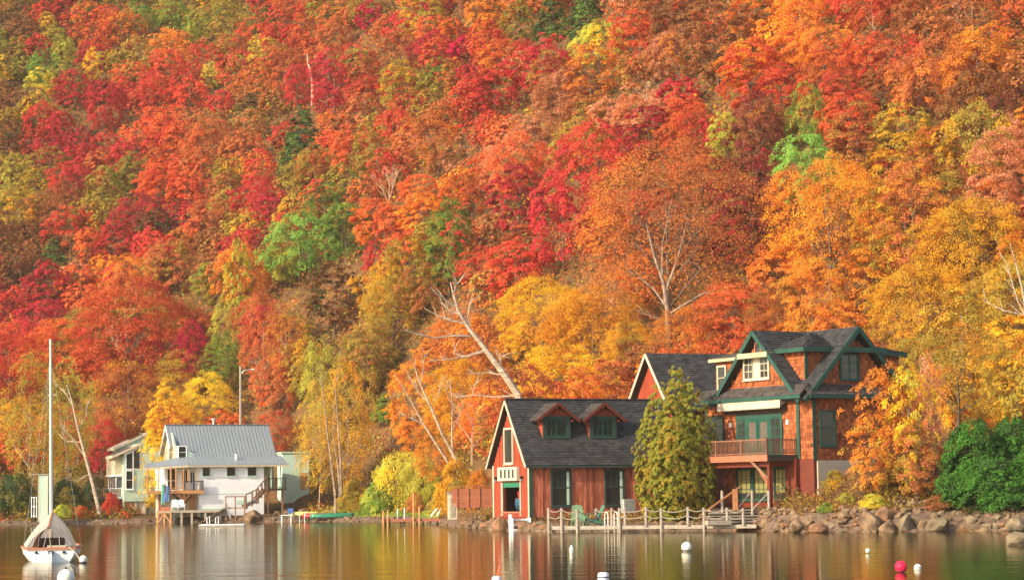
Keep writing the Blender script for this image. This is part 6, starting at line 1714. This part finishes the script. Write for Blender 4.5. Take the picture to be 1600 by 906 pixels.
for k, px in enumerate((468, 476)):
    p = at(px, 815, 244.6)
    tag(MB().tube([(p.x, p.y, -0.2), (p.x, p.y, 0.9), (p.x + 0.08, p.y, 1.12), (p.x + 0.2, p.y, 1.16)], 0.035, 6).build('dock_rail', M['white']), ('white hooked rail standing in the water before the yellow canoe', 'second white hooked rail nearer the green canoe')[k], 'rail')

# ------------------------------------------------------------------ dock, stairs and float at the white house
p0 = at(245, 797.5, 250)
wdk = thing('house_dock', 'weathered dock on pale posts under the white house porch', 'dock', (p0.x, p0.y, 0), 0.06)
zd = p0.z; W_ = 102 * 250 / FPX
for k in range(int(W_ / 0.22)): MB().box(k * 0.22, k * 0.22 + 0.2, 0, 5.0, zd - 0.07, zd).build('deck_board', M['wood'], wdk)
MB().box(0, W_, -0.06, -0.003, zd - 0.25, zd + 0.01).build('fascia_board', M['wood_pale'], wdk)
for px in (271, 283, 299, 320, 343): MB().box((px - 245) * 0.0703 - 0.12, (px - 245) * 0.0703 + 0.12, 0.02, 0.22, -0.6, zd - 0.07).build('post', M['wood_pale'], wdk)
for x in (0.1, 0.85, 1.55): MB().box(x - 0.08, x + 0.08, -0.5, -0.34, -0.6, zd - 0.28).build('post', M['wood_orange'], wdk)
MB().box(0.0, 1.65, -0.55, -0.08, zd - 0.28, zd - 0.16).build('low_shelf', M['wood_orange'], wdk)
strip(wdk, 'brace', M['wood_orange'], (0.1, -0.44, 0.0), (0.85, -0.44, zd - 0.3), 0.1, 0.12)
strip(wdk, 'brace', M['wood_orange'], (1.55, -0.44, 0.0), (0.85, -0.44, zd - 0.3), 0.1, 0.12)
for k, (px, lab) in enumerate(((273, 'white slatted chair on the house dock nearest the hanging towels'), (283, 'white slatted chair on the house dock nearest the braced post'))):
    p = at(px, 798, 251.3); adirondack('garden_chair', lab, M['white'], (p.x, p.y, zd), math.radians(10), 'white chairs on the house dock', 1.15)
ht = thing('towel_rack', 'pole hung with blue and green towels at the corner of the white house dock', 'towels', at(258, 797, 251.8))
MB().tube([(0, 0, 0), (0, 0, 3.1)], 0.05, 6).build('pole', M['wood'], ht)
for x0, m, z0, z1 in ((-0.45, 'green_cloth', 0.7, 2.9), (0.02, 'blue_cloth', 1.0, 2.7), (-0.2, 'blue_cloth', 0.9, 1.9)):
    vs = [(x0 + 0.1 * i + 0.03 * math.sin(j), 0.05 + 0.07 * math.sin(i * 1.9 + j * 0.4) - (0.06 if m == 'blue_cloth' else 0), z1 + (z0 - z1) * j / 6) for j in range(7) for i in range(5)]
    MB().add(vs, [(j * 5 + i, j * 5 + i + 1, (j + 1) * 5 + i + 1, (j + 1) * 5 + i) for j in range(6) for i in range(4)]).build('towel', M[m], ht, smooth=True)
MB().box(-0.5, 0.7, -0.2, 0.4, 0.02, 0.35).build('crate_base', M['wood_red'], ht)

def flight(name, label, a, b, wide, n, m, mt, post_m, rail=True):
    """open stairs from the world point a up to b"""
    d = b - a; run = math.hypot(d.x, d.y); t = thing(name, label, 'stairs', a, math.atan2(d.y, d.x))
    for k in range(n):
        MB().box(run * k / n, run * (k + 1) / n + 0.04, 0, wide, d.z * (k + 1) / n - 0.06, d.z * (k + 1) / n).build('tread', mt, t)
    for y in (-0.04, wide + 0.04): strip(t, 'stringer', m, (-0.1, y, -0.2), (run, y, d.z - 0.2), 0.07, 0.28)
    if rail:
        for k in range(3):
            x = run * k / 2; MB().box(x - 0.07, x + 0.07, -0.16, -0.08, d.z * k / 2 - 0.5, d.z * k / 2 + 1.15).build('rail_post', post_m, t)
        MB().bar((0, -0.12, 1.1), (run, -0.12, d.z + 1.1), 0.12).build('handrail', post_m, t)
    return t
flight('stairs', 'dark open stairs rising from the water beside the white house', at(318, 816, 249), at(352, 793, 249.6), 1.0, 8, M['wood_dark'], M['wood'], M['wood'], False)
flight('stairs', 'low grey stairs along the white house wall', at(384, 788, 250.4), at(403, 779, 251), 1.1, 5, M['wood_pale'], M['metal_pale'], M['wood'])
flight('stairs', 'steep brown stairs climbing to the side porch of the white house', at(400, 780, 251.6), at(417, 760, 252.2), 1.1, 8, M['wood'], M['wood'], M['wood'])
p0 = at(352, 792, 249.8)
ldg = thing('landing', 'grey stair landing with brown railing beside the white house', 'landing', p0, 0.02)
MB().box(0, 2.3, 0, 1.6, -0.2, 0.0).build('floor', M['wood_pale'], ldg)
for x in (0.05, 1.1, 2.1): MB().box(x - 0.07, x + 0.07, -0.05, 0.09, -1.4, 1.2).build('rail_post', M['wood'], ldg)
MB().bar((0, 0.0, 1.15), (2.25, 0.0, 1.15), 0.13).build('handrail', M['wood'], ldg)
strip(ldg, 'brace', M['wood_pale'], (0.6, -0.1, -1.3), (0.0, -0.1, 0.9), 0.1, 0.16)
p0 = at(346, 822, wl(346, 822))
fl = thing('swim_float', 'white swimming float with two ladder hoops off the white house', 'float', (p0.x, p0.y, 0), 0.05)
MB().box(-2.1, 2.1, 0, 2.4, -0.1, 0.22).build('deck', M['white'], fl, bevel=0.03)
MB().box(-2.1, 2.1, -0.03, -0.002, 0.02, 0.16).build('edge_board', M['wood_pale'], fl)
for x in (-1.1, -0.3): MB().tube([(x - 0.25, 0.2, 0.2), (x - 0.25, 0.2, 0.85), (x, 0.2, 1.0), (x, 0.2, 0.2)], 0.04, 6).build('ladder_hoop', M['white'], fl)

# narrow mint hut by the olive birches
p0 = at(67, 811, 250.5)
hu = thing('shore_hut', 'narrow tall pale mint hut standing on the shore rocks', 'hut', p0, 0.05)
MB().box(-0.5, 0.5, 0, 1.0, -0.3, 4.85).build('wall', M['mint'], hu)
for x in (-0.32, 0.0, 0.32): MB().box(x - 0.015, x + 0.015, -0.02, -0.002, 0, 4.8).build('board_joint', M['mint_light'], hu)
MB().box(-0.54, -0.46, -0.04, 0.04, -0.3, 4.86).build('corner_trim', M['cream'], hu); MB().box(0.46, 0.54, -0.04, 0.04, -0.3, 4.86).build('corner_trim', M['cream'], hu)
MB().box(-1.45, 0.62, -0.15, 1.1, 4.87, 4.97).build('roof', M['wood_pale'], hu)
tr_ = link('trellis', None, hu)
for x in (-1.25, -0.98, -0.7): MB().box(x - 0.035, x + 0.035, 0.0, 0.06, 0.2, 2.5).build('trellis_bar', M['white'], hu)
for z in (0.4, 1.4, 2.4): MB().box(-1.3, -0.65, -0.03, -0.001, z - 0.03, z + 0.03).build('trellis_bar', M['white'], hu)
bpy.data.objects.remove(tr_)

# street lamp and guard rail at the road
p0 = at(376, 662, 272)
sl0 = thing('street_lamp', 'tall wooden pole with a single curved lamp arm behind the grey roof', 'street lamp', (p0.x, p0.y, float(ground(p0.x, p0.y))))
hgt = at(374, 572, 272).z - float(ground(p0.x, p0.y))
MB().tube([(0, 0, -0.5), (0, 0, hgt)], [0.2, 0.14], 8).build('pole', M['wood_pale'], sl0)
MB().tube([(0.1, -0.05, hgt - 0.9), (0.5, -0.05, hgt - 0.5), (1.2, -0.05, hgt - 0.42)], 0.05, 6).build('arm', M['metal_pale'], sl0)
MB().lathe([(0.06, 0.12), (0.2, 0.08), (0.2, 0.0), (0.08, -0.06)], 10, (1.55, -0.05, hgt - 0.45)).build('lamp_head', M['lamp_glass'], sl0)
MB().bar((1.15, -0.05, hgt - 0.42), (1.6, -0.05, hgt - 0.38), 0.09).build('lamp_hood', M['metal_pale'], sl0)
def guard_rail(label, pts):
    p0 = at(*pts[0]); t = thing('guard_rail', label, 'guard rail', p0, 0, 'guard rails of the road')
    for a, b in zip(pts[:-1], pts[1:]):
        A, B = at(*a) - p0, at(*b) - p0
        for dz, w_ in ((0.0, 0.09), (-0.38, 0.07)): MB().bar(A + UZ * dz, B + UZ * dz, w_).build('rail', M['metal_pale'], t)
        n = max(int((B - A).length / 1.1), 1)
        for k in range(n + 1): MB().bar(A.lerp(B, k / n), A.lerp(B, k / n) - UZ * 0.95, 0.09).build('post', M['metal_pale'], t)
guard_rail('pale metal guard rail along the road above the lawn', [(546, 712, 272), (590, 712, 269), (622, 713, 265)])
guard_rail('guard rail of the road seen over the mint garage', [(440, 702, 279), (478, 704, 277)])

# ------------------------------------------------------------------ the moored sailboat
Yb = wl(80, 877)
sb = thing('sailboat', 'white sailboat with bare mast and canvas boom tent moored at a buoy', 'sailboat', (at(79.5, 860, Yb).x, Yb, 0), math.radians(10.6))
n, L_ = 16, 5.4; vs, sec = [], 9
def half(s): return 0.96 + 0.27 * math.sin(min(s / 0.55, 1) * math.pi / 2) if s < 0.45 else 1.23 * (1 - ((s - 0.45) / 0.55) ** 2.4)
for i in range(n):
    s = i / (n - 1); b = max(half(s), 0.02); sz = 0.50 + 0.05 * (1 - s) + 0.22 * s * s; kz = -0.22 + 0.3 * s ** 4
    for k in range(sec):
        a = math.pi * k / (sec - 1)
        vs.append((-b * math.copysign(abs(math.cos(a)) ** 0.7, math.cos(a)), L_ * s, sz - (sz - kz) * math.sin(a) ** 1.15))
fs = [(i * sec + k, i * sec + k + 1, (i + 1) * sec + k + 1, (i + 1) * sec + k) for i in range(n - 1) for k in range(sec - 1)] + [tuple(range(sec - 1, -1, -1))]
hl_ = MB().add(vs, fs).build('hull', M['hull'], sb); hl_.data.polygons.foreach_set('use_smooth', [True] * (len(fs) - 1) + [False])
edge = [vs[i * sec] for i in range(n)]; edge2 = [vs[i * sec + sec - 1] for i in range(n)]
dv = [Vector(p) + UZ * 0.004 for p in edge] + [Vector(p) + UZ * 0.004 for p in edge2]
MB().add(dv, [(i, i + 1, n + i + 1, n + i) for i in range(n - 1)]).build('deck', M['canvas'], sb)
MB().tube([Vector(p) + UZ * 0.02 for p in edge], 0.045, 6).build('gunwale', M['gunwale'], sb)
MB().tube([Vector(p) + UZ * 0.02 for p in edge2], 0.045, 6).build('gunwale', M['gunwale'], sb)
MB().box(-0.99, 0.99, -0.05, 0.06, 0.51, 0.60).build('transom_cap', M['gunwale'], sb)
for x in (-0.58, 0.52): MB().lathe([(0.06, 0), (0.06, 0.03)], 8).build('drain_port', M['black_metal'], sb).matrix_local = Matrix.Translation((x, -0.012, 0.40)) @ Matrix.Rotation(math.pi / 2, 4, 'X')
rdd = MB().box(-0.04, 0.04, -0.42, -0.03, -0.5, 0.42).build('rudder', M['hull'], sb)
MB().box(-0.10, 0.10, -0.12, -0.002, 0.34, 0.46).build('bracket', M['black_metal'], rdd)
MT = V(-0.02, 2.5, 0.5); top_ = V(-0.10, 2.5, at(71, 530, Yb + 2.45).z)
MB().tube([MT, top_], [0.085, 0.05], 8).build('mast', M['mast'], sb)
MB().bar((-0.2, 2.5, 6.9), (0.16, 2.5, 6.9), 0.03).build('spreader', M['mast'], sb)
for a, b in (((-1.15, 2.3, 0.62), top_ - UZ * 0.7), ((1.2, 2.4, 0.62), top_ - UZ * 0.7), ((0, 5.35, 0.75), top_ - UZ * 0.4), ((-0.5, 0.1, 0.6), top_ - UZ * 0.1)):
    MB().tube([a, b], 0.007, 4).build('stay', M['metal_pale'], sb)
# tent of canvas over the boom
def sheet_fold(name, m, A, B, C_, D_, par, seed, nu=9, nv=9, amp=0.05):
    r = random.Random(seed); ph = r.uniform(0, 6); vs = []
    for j in range(nv):
        for i in range(nu):
            u, w = i / (nu - 1), j / (nv - 1)
            p = (A.lerp(B, u)).lerp(C_.lerp(D_, u), w); nrm = (B - A).cross(C_ - A).normalized()
            vs.append(p + nrm * (amp * math.sin(u * 17 + ph + w * 3) * w * 0.5 + 0.10 * math.sin(w * math.pi)))
    return MB().add(vs, [(j * nu + i, j * nu + i + 1, (j + 1) * nu + i + 1, (j + 1) * nu + i) for j in range(nv - 1) for i in range(nu - 1)]).build(name, m, par, smooth=True)
P1 = V(-0.12, 0.55, 1.38); P2 = V(0.02, 2.45, 2.06)
tn = sheet_fold('boom_tent', M['canvas'], P2, P1, V(1.0, 3.2, 0.66), V(0.82, 0.25, 0.62), sb, 1)
sheet_fold('tent_side', M['canvas'], P1, P2, V(-0.98, 0.3, 0.62), V(-1.16, 3.0, 0.66), tn, 2)
sheet_fold('tent_flap', M['canvas_in'], P1 + V(-0.02, -0.06, 0.02), P1 + V(0.0, 0.3, 0.05), V(-0.78, 0.10, 0.60), V(-0.5, 0.22, 0.62), tn, 3, amp=0.08)
sheet_fold('tent_front', M['canvas'], P2, P2 + V(0, 0.1, -0.1), V(1.0, 3.3, 0.66), V(-1.0, 3.3, 0.66), tn, 4)
MB().tube([P1, P2 - UZ * 0.05], 0.05, 6).build('boom', M['gunwale'], sb)
MB().box(-0.55, 0.55, 0.9, 0.98, 0.52, 0.98).build('cockpit_front', M['wood_dark'], sb)
MB().box(-0.8, 0.8, 0.35, 1.58, 0.525, 0.56).build('cockpit', M['dark'], sb)
MB().box(-0.15, 0.6, 0.12, 0.2, 0.56, 0.68).build('tiller', M['canvas'], sb)
for a, b in (((-0.3, 0.1, 0.6), P1), ((0.0, 0.08, 0.6), P1), ((0.35, 0.15, 0.6), P1 + V(0.4, 0.4, 0))):
    MB().tube([a, b], 0.018, 4).build('line', M['rope'], sb)

# ------------------------------------------------------------------ buoys
def ball(r, cut=-0.55, n=9, sq=1.0): return [(max(r * math.sin(math.pi * k / n), 0.004), -r * sq * math.cos(math.pi * k / n)) for k in range(n + 1)]
def buoy(px, pwl, dpx, hpx, m, label, prof='ball', band=None, extra=None):
    Y = wl(px, pwl); p = at(px, pwl, Y); r = dpx / 2 * Y / FPX; h = hpx * Y / FPX
    t = thing('mooring_buoy', label, 'buoy', (p.x, Y, 0), 0.3, 'mooring buoys on the lake')
    if prof == 'ball': pf = [(a, b + h - r) for a, b in ball(r)]
    elif prof == 'can': pf = [(r * 0.9, -0.2), (r, 0.0), (r, h * 0.75), (r * 0.85, h * 0.95), (r * 0.5, h)]
    else: pf = [(r * 0.5, -0.25), (r, h * 0.25), (r, h * 0.55), (r * 0.6, h * 0.82), (0.02, h)]
    MB().lathe(pf, 18).build('float', m, t, smooth=True)
    if band:
        z, bh_ = band; rr = r * (1.01 if prof != 'ball' else math.sqrt(max(1 - ((z * h - (h - r)) / r) ** 2, 0.05)) * 1.02)
        MB().lathe([(rr, z * h - bh_ / 2), (rr, z * h + bh_ / 2)], 18).build('band', M['navy'], t)
    return t, r, h
t, r, h = buoy(103, 909, 27, 22, M['buoy'], 'white round buoy with a bit of chain on top, cut by the lower edge')
MB().tube([(0.05, 0, h - 0.02), (0.14, 0, h + 0.10), (0.24, 0, h - 0.02), (0.30, 0, h - 0.22)], 0.018, 5).build('chain', M['black_metal'], t)
MB().lathe([(0.03, 0), (0.03, 0.08)], 8, (0, 0, h - 0.02)).build('eye', M['black_metal'], t)
t, r, h = buoy(130, 878, 13, 12, M['buoy'], 'white round buoy with navy band at the stern of the sailboat', band=(0.16, 0.09))
pq = t.location
rp0 = bpy.context.view_layer.update()
a = sb.matrix_world @ V(0.72, 0.0, 0.62)
tag(MB().tube([a, (V(*a) + V(*pq)) / 2 + V(0, 0, 0.05), V(pq.x - 0.08, pq.y, 0.04)], 0.025, 5).build('mooring_line', M['rope']), 'pale mooring line from the sailboat deck to its buoy', 'line')
buoy(893, 863, 6.5, 13, M['buoy'], 'slim pointed white buoy off the rope dock', 'pointed')
buoy(943, 909, 18, 17, M['buoy_grey'], 'squat white can buoy with a dark band at the lower edge', 'can', band=(0.55, 0.03))
buoy(1073, 860, 16.5, 15, M['buoy'], 'white round buoy reflected before the cedar', band=(0.14, 0.03))
buoy(1356, 863, 7.5, 8, M['buoy'], 'smallest round white buoy near the boulders')
buoy(1408, 892, 19, 18, M['buoy_red'], 'bright pink red round buoy', band=(0.12, 0.02))
buoy(1434, 887, 12.5, 8, M['buoy'], 'low white buoy with a dark waterline beside the pink red one', band=(0.3, 0.02))
t, r, h = buoy(776, 912, 15, 14, M['buoy_grey'], 'grey white float carrying a slanting orange stick', 'can')
MB().tube([(0, 0, h - 0.05), (0.09, 0, h + 0.30)], 0.02, 6).build('stick', M['orange_stick'], t)

# ------------------------------------------------------------------ the air over the lake
hm = bpy.data.materials.new('haze'); hm.use_nodes = True
hn = hm.node_tree; hn.nodes.clear()
ho = hn.nodes.new('ShaderNodeOutputMaterial'); pv = hn.nodes.new('ShaderNodeVolumePrincipled')
pv.inputs['Color'].default_value = (0.97, 0.90, 0.80, 1)
pv.inputs['Density'].default_value = 0.00011
pv.inputs['Anisotropy'].default_value = 0.0
hn.links.new(pv.outputs[0], ho.inputs['Volume'])
tag(MB().box(-950, 950, -320, 1050, -5.5, 640).build('haze', hm), 'thin pale haze over the lake and the slope', 'haze', kind='stuff')
